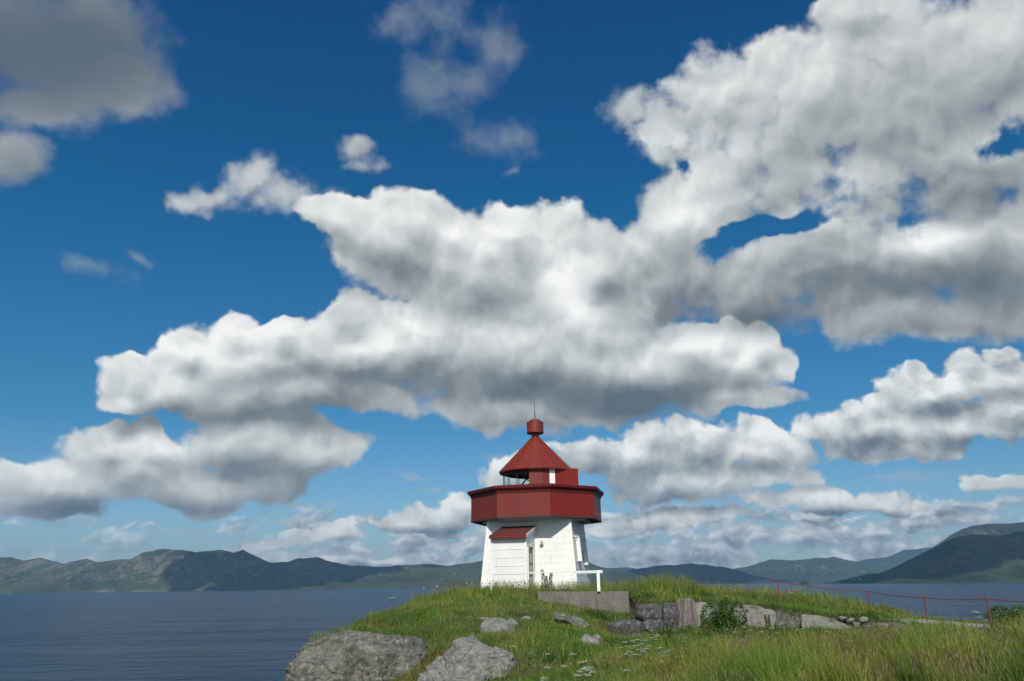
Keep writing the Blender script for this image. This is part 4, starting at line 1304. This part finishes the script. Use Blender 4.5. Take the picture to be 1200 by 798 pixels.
# ------------------------------------------------------------------ grass and plants
rng = np.random.default_rng(11)
PTH = np.array(PATHXY)
def path_dist(x, y):
    d = np.full(x.shape, 1e9)
    for (ax, ay), (bx, by) in zip(PTH[:-1], PTH[1:]):
        t_ = np.clip(((x - ax) * (bx - ax) + (y - ay) * (by - ay)) / ((bx - ax) ** 2 + (by - ay) ** 2), 0, 1)
        d = np.minimum(d, np.hypot(x - ax - t_ * (bx - ax), y - ay - t_ * (by - ay)))
    return d
def seed_ok(x, y):
    ok = coast_sd(x, y) + fbm(x / 1.8 + 9, y / 1.8, 4) * 0.9 < 0.45
    ok &= path_dist(x, y) > np.where(x < 16.2, 0.10 + 0.5 * np.clip(fbm(x * .9 + 5, y * .9, 2), -1, 1), 0.66 + 0.25 * (fbm(x * 1.5, y * 1.5, 2)))
    for (ex, ey, rx, ry, zt) in EXCL:
        a = ((x - ex) / rx) ** 2 + ((y - ey) / ry) ** 2
        ok &= a > 0.9 + 0.35 * fbm(x * 2, y * 2, 2)
    # wall pieces and the tower
    for (x0, y0, x1, y1, th) in ((WX[1], 38.45, WX[3], 37.2, 0.75),):
        f = (x - x0) / (x1 - x0)
        ok &= ~((f > 0) & (f < 1) & (y > y0 + (y1 - y0) * f - 0.05) & (y < y0 + (y1 - y0) * f + th))
    dx, dy = x - LX, y - LY
    ca, sa = math.cos(R(13.5)), math.sin(R(13.5))
    u, v = dx * ca - dy * sa, dx * sa + dy * ca
    ok &= ~((np.abs(u) < 2.75) & (np.abs(v) < 2.75))
    return ok
def sample(n, y0, y1, power=0.0):
    xs_, ys_ = [], []
    tot = 0
    while tot < n:
        y = rng.uniform(y0, y1, n * 2)
        if power: y = y0 + (y1 - y0) * rng.uniform(0, 1, n * 2) ** power
        x = rng.uniform(-1, 1, n * 2) * (y * 0.72 + 1.5) + 0.0
        x = np.clip(x, -9.5, 26)
        k = (x > -9.4) & (x < 25.9)
        x, y = x[k], y[k]
        k = seed_ok(x, y)
        xs_.append(x[k]); ys_.append(y[k]); tot += k.sum()
    return np.concatenate(xs_)[:n], np.concatenate(ys_)[:n]

def blades(x, y, h, w, lean, col_b, col_t, az=None, z=None, seg3=False):
    n_ = len(x)
    z = ground(x, y) - 0.02 if z is None else z
    az = rng.uniform(0, 2 * np.pi, n_) if az is None else az
    la = rng.uniform(0, 2 * np.pi, n_) * 0.6 + 0.4 * 0.3
    dx, dy = np.cos(az) * w / 2, np.sin(az) * w / 2
    lx, ly = np.cos(la) * lean * h, np.sin(la) * lean * h
    B = np.stack([x, y, z], -1)
    v = np.zeros((n_, 5, 3))
    W_ = np.stack([dx, dy, dx * 0], -1)
    mid = B + np.stack([lx * 0.28, ly * 0.28, h * 0.55], -1)
    tip = B + np.stack([lx, ly, h * (1 - 0.25 * np.abs(lean))], -1)
    v[:, 0], v[:, 1] = B - W_, B + W_
    v[:, 2], v[:, 3] = mid + W_ * 0.75, mid - W_ * 0.75
    v[:, 4] = tip
    c = np.zeros((n_, 5, 3))
    c[:, 0] = c[:, 1] = col_b; c[:, 2] = c[:, 3] = (col_b + col_t) / 2; c[:, 4] = col_t
    i0 = (np.arange(n_) * 5)[:, None]
    quads = i0 + np.array([0, 1, 2, 3]); tris = i0 + np.array([3, 2, 4])
    F_ = np.concatenate([quads, tris], 1).ravel()
    LT = np.tile([4, 3], n_)
    return v.reshape(-1, 3), F_, LT, c.reshape(-1, 3), tip, (lx, ly)

def join(parts):
    V_, F_, L_, C_ = [], [], [], []
    off = 0
    for (v, f, l, c) in parts:
        V_.append(v); F_.append(f + off); L_.append(l); C_.append(c); off += len(v)
    return np.concatenate(V_), np.concatenate(F_), np.concatenate(L_), np.concatenate(C_)

GREEN = np.array([0.075, 0.130, 0.016]); LUSH = np.array([0.070, 0.150, 0.016]); OLIVE = np.array([0.145, 0.165, 0.036])
STRAW = np.array([0.30, 0.265, 0.120]); DEEP = np.array([0.032, 0.075, 0.012]); RUSTC = np.array([0.15, 0.062, 0.026]); PINK = np.array([0.20, 0.135, 0.105])
def mixc(a, b, t_): return a * (1 - t_[:, None]) + b * t_[:, None]
def grass_cols(x, y, n_, olive_bias=0.0):
    p1 = np.clip(fbm(x / 2.2 + 3, y / 2.2, 4) * 1.3 + 0.45 + olive_bias, 0, 1)
    p2 = np.clip(fbm(x / 1.1 + 31, y / 1.1, 4) * 1.8 + 0.15, 0, 1)
    p3 = np.clip(fbm(x / 1.6 + 57, y / 1.6 + 3, 4) * 2.4 - 0.95, 0, 1)
    c = mixc(np.tile(LUSH, (n_, 1)), np.tile(OLIVE, (n_, 1)), p1)
    c = mixc(c, np.tile(DEEP, (n_, 1)), p2 * 0.75)
    c = mixc(c, np.tile(RUSTC, (n_, 1)), p3 * 0.6)
    c = c * rng.uniform(0.42, 1.55, (n_, 1)) * rng.uniform(0.92, 1.08, (n_, 3))
    return c
def hfield(x, y):
    return np.clip(0.75 + 0.9 * fbm(x / 1.3 + 71, y / 1.3, 4), 0.25, 1.6)
def tallness(x, y):
    """where the meadow grass stands high: the right foreground, and along the crest"""
    fg = sstep(2.0, 6.5, x + (26 - y) * 0.15) * sstep(31.5, 27.0, y + 0.12 * x)
    crest = 0.46 * sstep(37.0, 39.5, y) + 0.5 * np.clip(fbm(x / 1.5 + 21, y / 1.5 + 8, 3) * 2.2 - 0.35, 0, 1)
    tuft = np.exp(-(((x - 7.1) / 1.5) ** 2 + ((y - 38.4) / 1.5) ** 2)) * 1.1 
    return np.clip(fg + crest + tuft, 0, 1)

parts_ = []
# turf: short grass everywhere
for n_, y0, y1, pw in ((150000, 13.5, 25, 0), (170000, 25, 36, 0), (90000, 36, 46, 0)):
    x, y = sample(n_, y0, y1, pw)
    T_ = tallness(x, y)
    h = (0.20 + 0.16 * T_) * hfield(x, y) * rng.uniform(0.6, 1.35, n_)
    w = rng.uniform(0.010, 0.020, n_) * (0.8 + y / 60)
    c = grass_cols(x, y, n_) * np.array([1.0, 1.04, 1.1])
    ct = mixc(c * 1.25, np.tile(OLIVE * 1.2, (n_, 1)), rng.uniform(0, 0.6, n_))
    parts_.append(blades(x, y, h, w, rng.uniform(0.1, 0.9, n_), c, ct)[:4])
V_, F_, L_, C_ = join(parts_)
tag(link('grass', np_mesh('grass', V_, F_, L_, C_), M_grass), 'green and olive turf covering the knoll', 'grass', kind='stuff')

# meadow grass: tall blades, and flowering stalks with pinkish seed heads
parts_ = []
x, y = sample(230000, 13.5, 45, 1.25)
k = rng.uniform(0, 1, len(x)) < (0.10 + 0.9 * tallness(x, y)); x, y = x[k], y[k]; n_ = len(x)
T_ = tallness(x, y)
clump = np.clip(1 + 1.5 * fbm(x / 0.5 + 13, y / 0.8, 3) + 0.6 * fbm(x / 1.6, y / 1.6 + 40, 2), 0.3, 1.9)
h = (0.26 + 0.38 * T_) * clump * rng.uniform(0.55, 1.15, n_)
c = grass_cols(x, y, n_, 0.30) * np.array([1.42, 1.40, 1.1])
ct = mixc(c, np.tile(STRAW, (n_, 1)), rng.uniform(0, 0.45, n_) ** 1.5)
parts_.append(blades(x, y, h, rng.uniform(0.009, 0.019, n_) * (0.8 + y / 60), rng.uniform(0.05, 0.5, n_), c, ct)[:4])
print('tall blades', n_)
x, y = sample(60000, 13.5, 45, 1.2)
k = rng.uniform(0, 1, len(x)) < (0.12 + 0.38 * tallness(x, y)) * np.clip(0.6 + 1.6 * fbm(x / 1.8 + 91, y / 1.8, 3), 0.05, 1); x, y = x[k], y[k]; n_ = len(x)
T_ = tallness(x, y)
h = (0.34 + 0.36 * T_) * rng.uniform(0.7, 1.2, n_)
red = (rng.uniform(0, 1, n_) < 0.35)[:, None]
c = np.where(red, PINK, STRAW) * rng.uniform(0.6, 1.15, (n_, 1))
st = mixc(np.tile(OLIVE, (n_, 1)) * rng.uniform(0.8, 1.5, (n_, 1)), c, np.full(n_, 0.3))
v, f, l, cc, tip, (lx, ly) = blades(x, y, h, np.full(n_, 0.0065) * (0.7 + y / 38), rng.uniform(0.03, 0.22, n_), st, c)
parts_.append((v, f, l, cc))
# heads: slim spindles of two crossed diamonds
def diamonds(p, hh_, ww, c, az):
    n2 = len(p)
    v = np.zeros((n2, 4, 3))
    dx = np.stack([np.cos(az) * ww, np.sin(az) * ww, az * 0], -1)
    up = np.stack([az * 0, az * 0, hh_], -1)
    v[:, 0] = p - up * 0.5; v[:, 1] = p + dx; v[:, 2] = p + up * 0.5; v[:, 3] = p - dx
    i0 = (np.arange(n2) * 4)[:, None]
    return v.reshape(-1, 3), (i0 + np.array([0, 1, 2, 3])).ravel(), np.full(n2, 4), np.repeat(c, 4, 0)
for a in (0, 1.57):
    parts_.append(diamonds(tip, rng.uniform(0.06, 0.13, n_), rng.uniform(0.007, 0.016, n_) * (0.7 + y / 50), c, rng.uniform(0, 1, n_) + a))
print('stalks', n_)
V_, F_, L_, C_ = join(parts_)
tag(link('meadow_grass', np_mesh('meadow_grass', V_, F_, L_, C_), M_grass), 'tall flowering meadow grass, thickest in the right foreground', 'grass', kind='stuff')

# leaves ------------------------------------------------------------------------
def leaf_verts(cen, size, c, flat=0.0):
    """folded leaf blades: centre points, sizes"""
    n2 = len(cen)
    a = rng.uniform(0, 2 * np.pi, n2); el = rng.uniform(-0.5, 1.1, n2) * (1 - flat)
    d = np.stack([np.cos(a) * np.cos(el), np.sin(a) * np.cos(el), np.sin(el)], -1)
    r_ = rng.normal(0, 1, (n2, 3)); s = np.cross(d, r_); s /= np.linalg.norm(s, axis=1)[:, None] + 1e-9
    s[:, 2] *= (1 - flat)
    nn = np.cross(s, d)
    sz = size[:, None]
    v = np.zeros((n2, 6, 3))
    v[:, 0] = cen - d * sz * 0.5
    v[:, 1] = cen + s * sz * 0.26 + nn * sz * 0.07
    v[:, 2] = cen + d * sz * 0.5
    v[:, 3] = cen - s * sz * 0.26 + nn * sz * 0.07
    v = v[:, :4]
    i0 = (np.arange(n2) * 4)[:, None]
    f = (i0 + np.array([0, 1, 2, 0, 2, 3])).ravel()
    return v.reshape(-1, 3), f, np.full(n2 * 2, 3), np.repeat(c, 4, 0)

def cover(name, label, spots, size, colr_, dens, hgt=0.16, red=0.0):
    P_, Cc = [], []
    for (px, py, Y, rw, rd) in spots:
        p = at(px, py, Y); rx = rw / 945 * Y
        m__ = int(dens * rx * rd * 3.1)
        a = rng.uniform(0, 2 * np.pi, m__); r_ = np.sqrt(rng.uniform(0, 1, m__)) * (0.8 + 0.4 * rng.uniform(0, 1, m__))
        x_, y_ = p.x + np.cos(a) * r_ * rx, p.y + np.sin(a) * r_ * rd
        k_ = seed_ok(x_, y_); x_, y_ = x_[k_], y_[k_]; m__ = len(x_)
        dome = (1 - np.clip(r_[k_], 0, 1) ** 2) * 0.8 + 0.3
        z_ = ground(x_, y_) + rng.uniform(0.02, 1, m__) ** 0.7 * hgt * dome * np.clip(1 + 1.2 * fbm(x_ * 2.2, y_ * 2.2, 3), 0.3, 2)
        P_.append(np.stack([x_, y_, z_], -1)); Cc.append(np.tile(colr_, (m__, 1)) * rng.uniform(0.55, 1.4, (m__, 1)) * rng.uniform(0.9, 1.1, (m__, 3)))
    P_ = np.concatenate(P_); Cc = np.concatenate(Cc)
    v, f, l, c = leaf_verts(P_, rng.uniform(0.6, 1.3, len(P_)) * size, Cc)
    tag(link(name, np_mesh(name, v, f, l, c), M_leaf), label, name.replace('_', ' '), kind='stuff')
cover('leafy_weeds', 'bright green broad-leaved weeds at the foot of the broken wall',
      [(885, 748, 31.5, 40, 1.0), (930, 748, 31.3, 30, 0.9), (975, 748, 31.0, 30, 0.9), (780, 758, 30.5, 30, 0.9), (730, 762, 30, 24, 0.8), (660, 775, 26.5, 40, 1.1), (700, 790, 24, 40, 1.1),
       (850, 743, 33.5, 26, 0.6), (1000, 742, 32.2, 20, 0.5), (760, 705, 36.7, 14, 0.5), (745, 712, 36.2, 9, 0.5), (950, 722, 33.4, 22, 0.35), (920, 735, 33.4, 12, 0.5), (1030, 729, 33.4, 40, 0.4), (870, 740, 34.0, 22, 0.35), (895, 741, 34.0, 18, 0.35), (950, 743, 32.9, 18, 0.3), (975, 744, 32.7, 18, 0.3), (1045, 745, 31.3, 26, 0.4), (775, 750, 34.2, 14, 0.3), (810, 748, 34.2, 16, 0.3), (690, 722, 36.2, 26, 0.5), (735, 700, 37.4, 8, 0.5)], 0.075, np.array([0.055, 0.125, 0.022]), 900, 0.20)
cover('crowberry_mat', 'low reddish heath plants at the lip of the turf above the boulders',
      [(367, 753, 30.6, 7, 0.4), (378, 757, 30.2, 6, 0.4), (505, 768, 27.6, 14, 0.6), (515, 758, 28.0, 12, 0.5), (455, 733, 32.4, 9, 0.5), (705, 745, 31.2, 12, 0.5), (645, 790, 24.0, 10, 0.4),
       (1095, 795, 16.6, 26, 0.5), (1040, 790, 17.2, 20, 0.4), (612, 722, 34.2, 12, 0.4)], 0.04, np.array([0.120, 0.070, 0.026]), 1100, 0.12)
cover('yellow_weeds', 'patches of small yellow-green flowering weeds in the turf',
      [(447, 728, 32.6, 9, 0.5), (395, 745, 31.3, 12, 0.5), (560, 706, 38, 8, 0.5), (1015, 716, 35.2, 20, 0.3), (588, 752, 28.4, 10, 0.3)], 0.035, np.array([0.26, 0.24, 0.03]), 700, 0.16)

def bush(name, loc, radii, nl, size, colr_, label, cat='bush', lobes=9, seed=1, group=None):
    r2 = np.random.default_rng(seed)
    root = empty(name, loc, 0, label, cat, group)
    C0 = r2.normal(0, 0.42, (lobes, 3)); C0[:, 2] = np.abs(C0[:, 2]) * 0.9 + 0.15
    rad = r2.uniform(0.28, 0.52, lobes)
    k_ = r2.integers(0, lobes, nl)
    d = r2.normal(0, 1, (nl, 3)); d /= np.linalg.norm(d, axis=1)[:, None]
    rr_ = r2.uniform(0.55, 1.12, nl) ** 0.6
    P_ = (C0[k_] + d * (rad[k_] * rr_)[:, None]) * np.array(radii)
    P_[:, 2] = np.maximum(P_[:, 2], 0.02)
    Cc = np.tile(colr_, (nl, 1)) * r2.uniform(0.55, 1.5, (nl, 1)) * (0.8 + 0.4 * (k_ % 3)[:, None] / 2.0)
    v, f, l, c = leaf_verts(P_, r2.uniform(0.6, 1.3, nl) * size, Cc)
    link('foliage', np_mesh('foliage', v, f, l, c), M_leaf, root)
    bm = bmesh.new()
    for k in range(lobes):
        e = Vector(C0[k] * np.array(radii))
        bar(bm, (e.x * 0.15, e.y * 0.15, -0.15), e, 0.018, 5, 0.006)
    obj('stem', bm, M_stem, root)
    return root
m_, t, bs = mat('plant_stem'); M_stem = m_
bs.inputs['Base Color'].default_value = (0.09, 0.085, 0.035, 1); bs.inputs['Roughness'].default_value = 0.8
p = at(851, 744, 33.9)
bush('bush', (p.x, p.y, p.z), (0.85, 0.65, 1.30), 5200, 0.10, np.array([0.060, 0.115, 0.022]), 'dense leafy green bush growing against the pale wall piece right of the pointed slab', seed=5)
p = at(1193, 739, 29.6)
bush('bush', (p.x + 0.35, p.y + 0.7, p.z + 0.0), (1.05, 0.9, 0.85), 4500, 0.09, np.array([0.075, 0.115, 0.024]), 'yellow-green bush on the seaward side of the path at the right edge', seed=8)

def spike_plant(px, py, Y, hpx, spikes, label, colr_=np.array([0.085, 0.125, 0.03]), group=None, spread=0.22, thick=0.065):
    p = at(px, py, Y); p.z = gz_at(p.x, p.y)
    H_ = hpx / 945 * Y
    root = empty('weed', p, 0, label, 'weed', group)
    bm = bmesh.new(); P_ = []
    for k in range(spikes):
        dx = (k - (spikes - 1) / 2) * spread + rng.uniform(-0.04, 0.04); dy = rng.uniform(-0.1, 0.1)
        hk = H_ * (1.0 if k == 0 else rng.uniform(0.72, 0.98))
        bar(bm, (dx * 0.4, dy * 0.4, -0.05), (dx, dy, hk), 0.012, 5, 0.005)
        for f in np.linspace(0.12, 1.0, int(60 * hk)):
            r_ = thick * (1.25 - 0.7 * f)
            for j in range(4):
                a = rng.uniform(0, 6.28)
                P_.append((dx * (0.4 + 0.6 * f) + math.cos(a) * r_, dy * (0.4 + 0.6 * f) + math.sin(a) * r_, hk * f))
    P_ = np.array(P_)
    v, f, l, c = leaf_verts(P_, rng.uniform(0.05, 0.11, len(P_)), np.tile(colr_, (len(P_), 1)) * rng.uniform(0.6, 1.4, (len(P_), 1)))
    link('foliage', np_mesh('foliage', v, f, l, c), M_leaf, root)
    obj('stem', bm, M_stem, root)
spike_plant(641, 690, 41.0, 29, 3, 'tall green dock plant with three spikes in front of the lighthouse wall', thick=0.10, spread=0.24, colr_=np.array([0.12, 0.17, 0.045]))
for k, (px, py, h, lab) in enumerate(((826, 748, 26, 'pale green spiky weed in front of the crumbling stump'), (833, 750, 22, 'shorter pale green spiky weed just left of the leafy bush'),
                                      (857, 752, 20, 'pale spiky weed at the right foot of the leafy bush'), (785, 752, 18, 'pale green weed below the fissured stone'),
                                      (902, 742, 24, 'spiky weed at the right end of the long pale wall piece'), (1170, 757, 26, 'tall weed below the path between the last railing post and the picture edge'))):
    spike_plant(px, py, 32.4 if px < 1000 else 26, h, 2, lab, np.array([0.13, 0.16, 0.05]), spread=0.14, thick=0.04)

# white umbel flowers: every plant a thing, stem and flower head its parts
WHITE = np.array([0.72, 0.72, 0.66])
def umbel_meshes(seed, R_=0.085):
    r2 = np.random.default_rng(seed)
    bm = bmesh.new()
    H_ = 0.46
    bar(bm, (0, 0, -0.05), (0.02, 0, H_ * 0.72), 0.008, 5, 0.005)
    subs = []
    for k in range(7):
        a = 2 * math.pi * k / 7 + r2.uniform(-.3, .3); r_ = R_ * r2.uniform(0.35, 0.95) if k else 0
        q = Vector((0.02 + math.cos(a) * r_, math.sin(a) * r_, H_ + r2.uniform(-0.015, 0.015)))
        bar(bm, (0.02, 0, H_ * 0.72), q, 0.004, 4, 0.003)
        subs.append(q)
    P_ = []
    for q in subs:
        for j in range(12):
            a = r2.uniform(0, 6.28); r_ = R_ * 0.42 * math.sqrt(r2.uniform(0, 1))
            P_.append((q.x + math.cos(a) * r_, q.y + math.sin(a) * r_, q.z + 0.016 - r_ * r_ * 16 + r2.uniform(-0.004, 0.006)))
    P_ = np.array(P_)
    v, f, l, c = leaf_verts(P_, np.full(len(P_), 0.032), np.tile(WHITE, (len(P_), 1)) * r2.uniform(0.8, 1.1, (len(P_), 1)), flat=0.7)
    me_s = bpy.data.meshes.new('stem'); bm.to_mesh(me_s); bm.free(); me_s.materials.append(M_stem)
    me_h = np_mesh('flower_head', v, f, l, c); me_h.materials.append(M_petal)
    return me_s, me_h
UM = [umbel_meshes(s) for s in (1, 2, 3, 4)]
def flower(px, py, Y, sc_, label, group):
    """px, py is where the head shows"""
    want = 0.30 + 0.12 * random.Random(px + py).random() + (0.15 if py < 705 else 0)
    Ys = np.arange(18.0, 43.0, 0.25)                   # stand where the head clears the turf by its stem's height
    d_ = ray(px, py); Q = np.outer(Ys / d_.y, np.array(d_))
    e = np.abs(Q[:, 2] - ground(Q[:, 0], Q[:, 1]) - want) + (0.05 if py < 728 else 0.004) * np.abs(Ys - Y)
    k_ = int(np.argmin(e)); best = (0, Vector(Q[k_]))
    head = best[1]
    z = gz_at(head.x, head.y)
    hgt = min(max(0.2, head.z - z), 1.0)
    k = random.Random(px * 7 + py).randrange(4)
    root = empty('wildflower', (head.x, head.y, z), random.Random(px).uniform(0, 6), label, 'wildflower', group)
    for nm, me_ in zip(('stem', 'flower_head'), UM[k]):
        o = bpy.data.objects.new(nm, me_); COL.objects.link(o); o.parent = root
        if nm == 'stem': o.scale = (1, 1, hgt / 0.46)
        else:
            o.scale = (sc_, sc_, 1); o.location = (0.02 * (1 - sc_), 0, hgt - 0.46)
FL = {
 'white umbel flowers clustered at the foot of the broken wall': (31.8, [(732, 752), (736, 757), (741, 751), (745, 756), (748, 761), (752, 754), (755, 750), (738, 763), (744, 766), (750, 767), (757, 760), (733, 766), (760, 757), (747, 749), (741, 759), (753, 763), (728, 758)]),
 'white umbel flowers under the dark wedge-shaped block': (32.6, [(765, 743), (768, 746), (771, 744), (769, 749), (764, 747)]),
 'white umbel flowers in the grass below the pointed slab': (29.4, [(780, 764), (784, 762), (787, 765), (777, 768), (784, 768), (803, 747), (801, 751), (804, 760), (806, 763), (796, 769), (810, 767), (776, 775), (773, 759)]),
 'white umbel flowers in the grass below the leafy bush': (30.8, [(852, 737), (861, 740), (864, 748), (870, 750), (876, 749), (868, 752), (878, 744), (871, 756), (858, 753), (826, 752), (833, 755), (846, 749)]),
 'white flowers in the low grass at bottom centre': (24.6, [(681, 776), (684, 784), (687, 782), (690, 785), (693, 782), (679, 787), (689, 790), (694, 787), (677, 791), (685, 775), (662, 780), (643, 766), (671, 766), (638, 794), (637, 797), (642, 782), (601, 757), (734, 785)]),
 'white flowers in front of the long pale wall piece': (32.6, [(876, 729), (884, 731), (890, 727), (897, 733), (904, 736), (893, 740), (872, 734), (880, 738), (911, 741), (936, 737), (941, 740)]),
 'single white flowers scattered in the right meadow grass': (26.0, [(970, 740), (988, 753), (902, 761), (1062, 748), (930, 760), (1132, 743)]),
 'white umbels standing against the water beside the path': (30.2, [(1144.5, 717.5), (1147, 723), (1157, 726), (1142, 716)]),
 'white umbels standing against the water near the first railing post': (38.5, [(897, 692), (931, 690.5), (928, 694)]),
 'white umbel on the crest of the knoll against the sea': (39.0, [(458, 700.5), (461, 700), (456, 701.5)]),
}
for g_, (Y, lst) in FL.items():
    for (px, py) in lst:
        flower(px, py, Y + rng.uniform(-0.4, 0.4), float(rng.uniform(0.9, 1.5)), g_[0].upper() * 0 + g_.replace('flowers', 'flower').replace('umbels', 'umbel'), g_)

# ------------------------------------------------------------------ air and cloud shade
bm = bmesh.new()
bmesh.ops.create_cube(bm, size=1.0, matrix=Matrix.Translation((0, 7900, 367)) @ Matrix.Diagonal((30000, 17000, 766, 1)))
mh = bpy.data.materials.new('haze'); mh.use_nodes = True
t = NT(mh.node_tree); t.n.clear()
out = t.node('ShaderNodeOutputMaterial')
vp = t.node('ShaderNodeVolumePrincipled', None, {'Color': (0.34, 0.66, 1.0, 1.0), 'Density': 5.0e-5, 'Anisotropy': 0.15})
t.l.new(vp.outputs[0], out.inputs['Volume'])
hz = tag(obj('haze', bm, mh), 'thin blue sea haze over the fjord', kind='stuff')

# unseen cumulus meshes, added above the view to shade the far hillsides
m_, t, bs = mat('shade_cloud_white')
bs.inputs['Base Color'].default_value = (0.9, 0.9, 0.9, 1); bs.inputs['Roughness'].default_value = 1.0; bs.inputs['Specular IOR Level'].default_value = 0.0
M_cloud = m_
def shade_cloud(px, Y, z, H_, lobes, seed, label):
    """lobes: (dx, dy, r) in metres round the point the cloud shades"""
    T_ = at(px, 690, Y); T_.z = z
    c0 = T_ + S * ((H_ - z) / S.z)
    r2 = random.Random(seed)
    bm = bmesh.new()
    for dx, dy, r_ in lobes:
        res = bmesh.ops.create_icosphere(bm, subdivisions=4, radius=r_, matrix=Matrix.Translation((dx, dy, 0)) @ Matrix.Diagonal((1, 1, 0.22, 1)))
        for v in res['verts']:
            d = v.co - Vector((dx, dy, 0))
            v.co += d.normalized() * mnoise.fractal(v.co * 0.0035 + Vector((seed, 0, 0)), 0.8, 2.1, 4) * r_ * 0.70
    o = obj('added_cloud', bm, M_cloud, None, True)
    o.location = c0
    tag(o, label, kind='structure')
shade_cloud(318, 7250, 150, 4300, [(-420, 0, 480), (-100, 150, 560), (250, -60, 520), (520, 200, 380), (820, 420, 330), (-640, -60, 240), (60, -420, 420), (1150, 560, 260), (1500, 620, 240)], 3, 'broad unseen cumulus added high overhead to shade the left hills')
shade_cloud(815, 8300, 100, 4900, [(-700, 0, 420), (-250, 100, 520), (250, 50, 480), (700, 100, 360), (0, -300, 500)], 5, 'unseen cumulus added high overhead to shade the middle hills')
shade_cloud(1120, 4450, 190, 3000, [(-420, -60, 260), (-150, 60, 300), (180, 110, 330), (500, 170, 330), (850, 200, 340), (-620, -150, 170), (1200, 200, 330)], 9, 'unseen cumulus added high overhead to shade the right hillside')
# ------------------------------------------------------------------ render settings
sc.render.engine = 'CYCLES'
sc.cycles.use_adaptive_sampling = True
sc.cycles.adaptive_threshold = 0.015
sc.cycles.adaptive_min_samples = 16
sc.cycles.max_bounces = 6
sc.cycles.diffuse_bounces = 2
sc.cycles.glossy_bounces = 2
sc.cycles.transmission_bounces = 6
sc.cycles.transparent_max_bounces = 8
sc.cycles.volume_bounces = 0
sc.cycles.use_denoising = True
sc.cycles.denoiser = 'OPENIMAGEDENOISE'
sc.cycles.denoising_input_passes = 'RGB_ALBEDO_NORMAL'
sc.cycles.denoising_prefilter = 'ACCURATE'
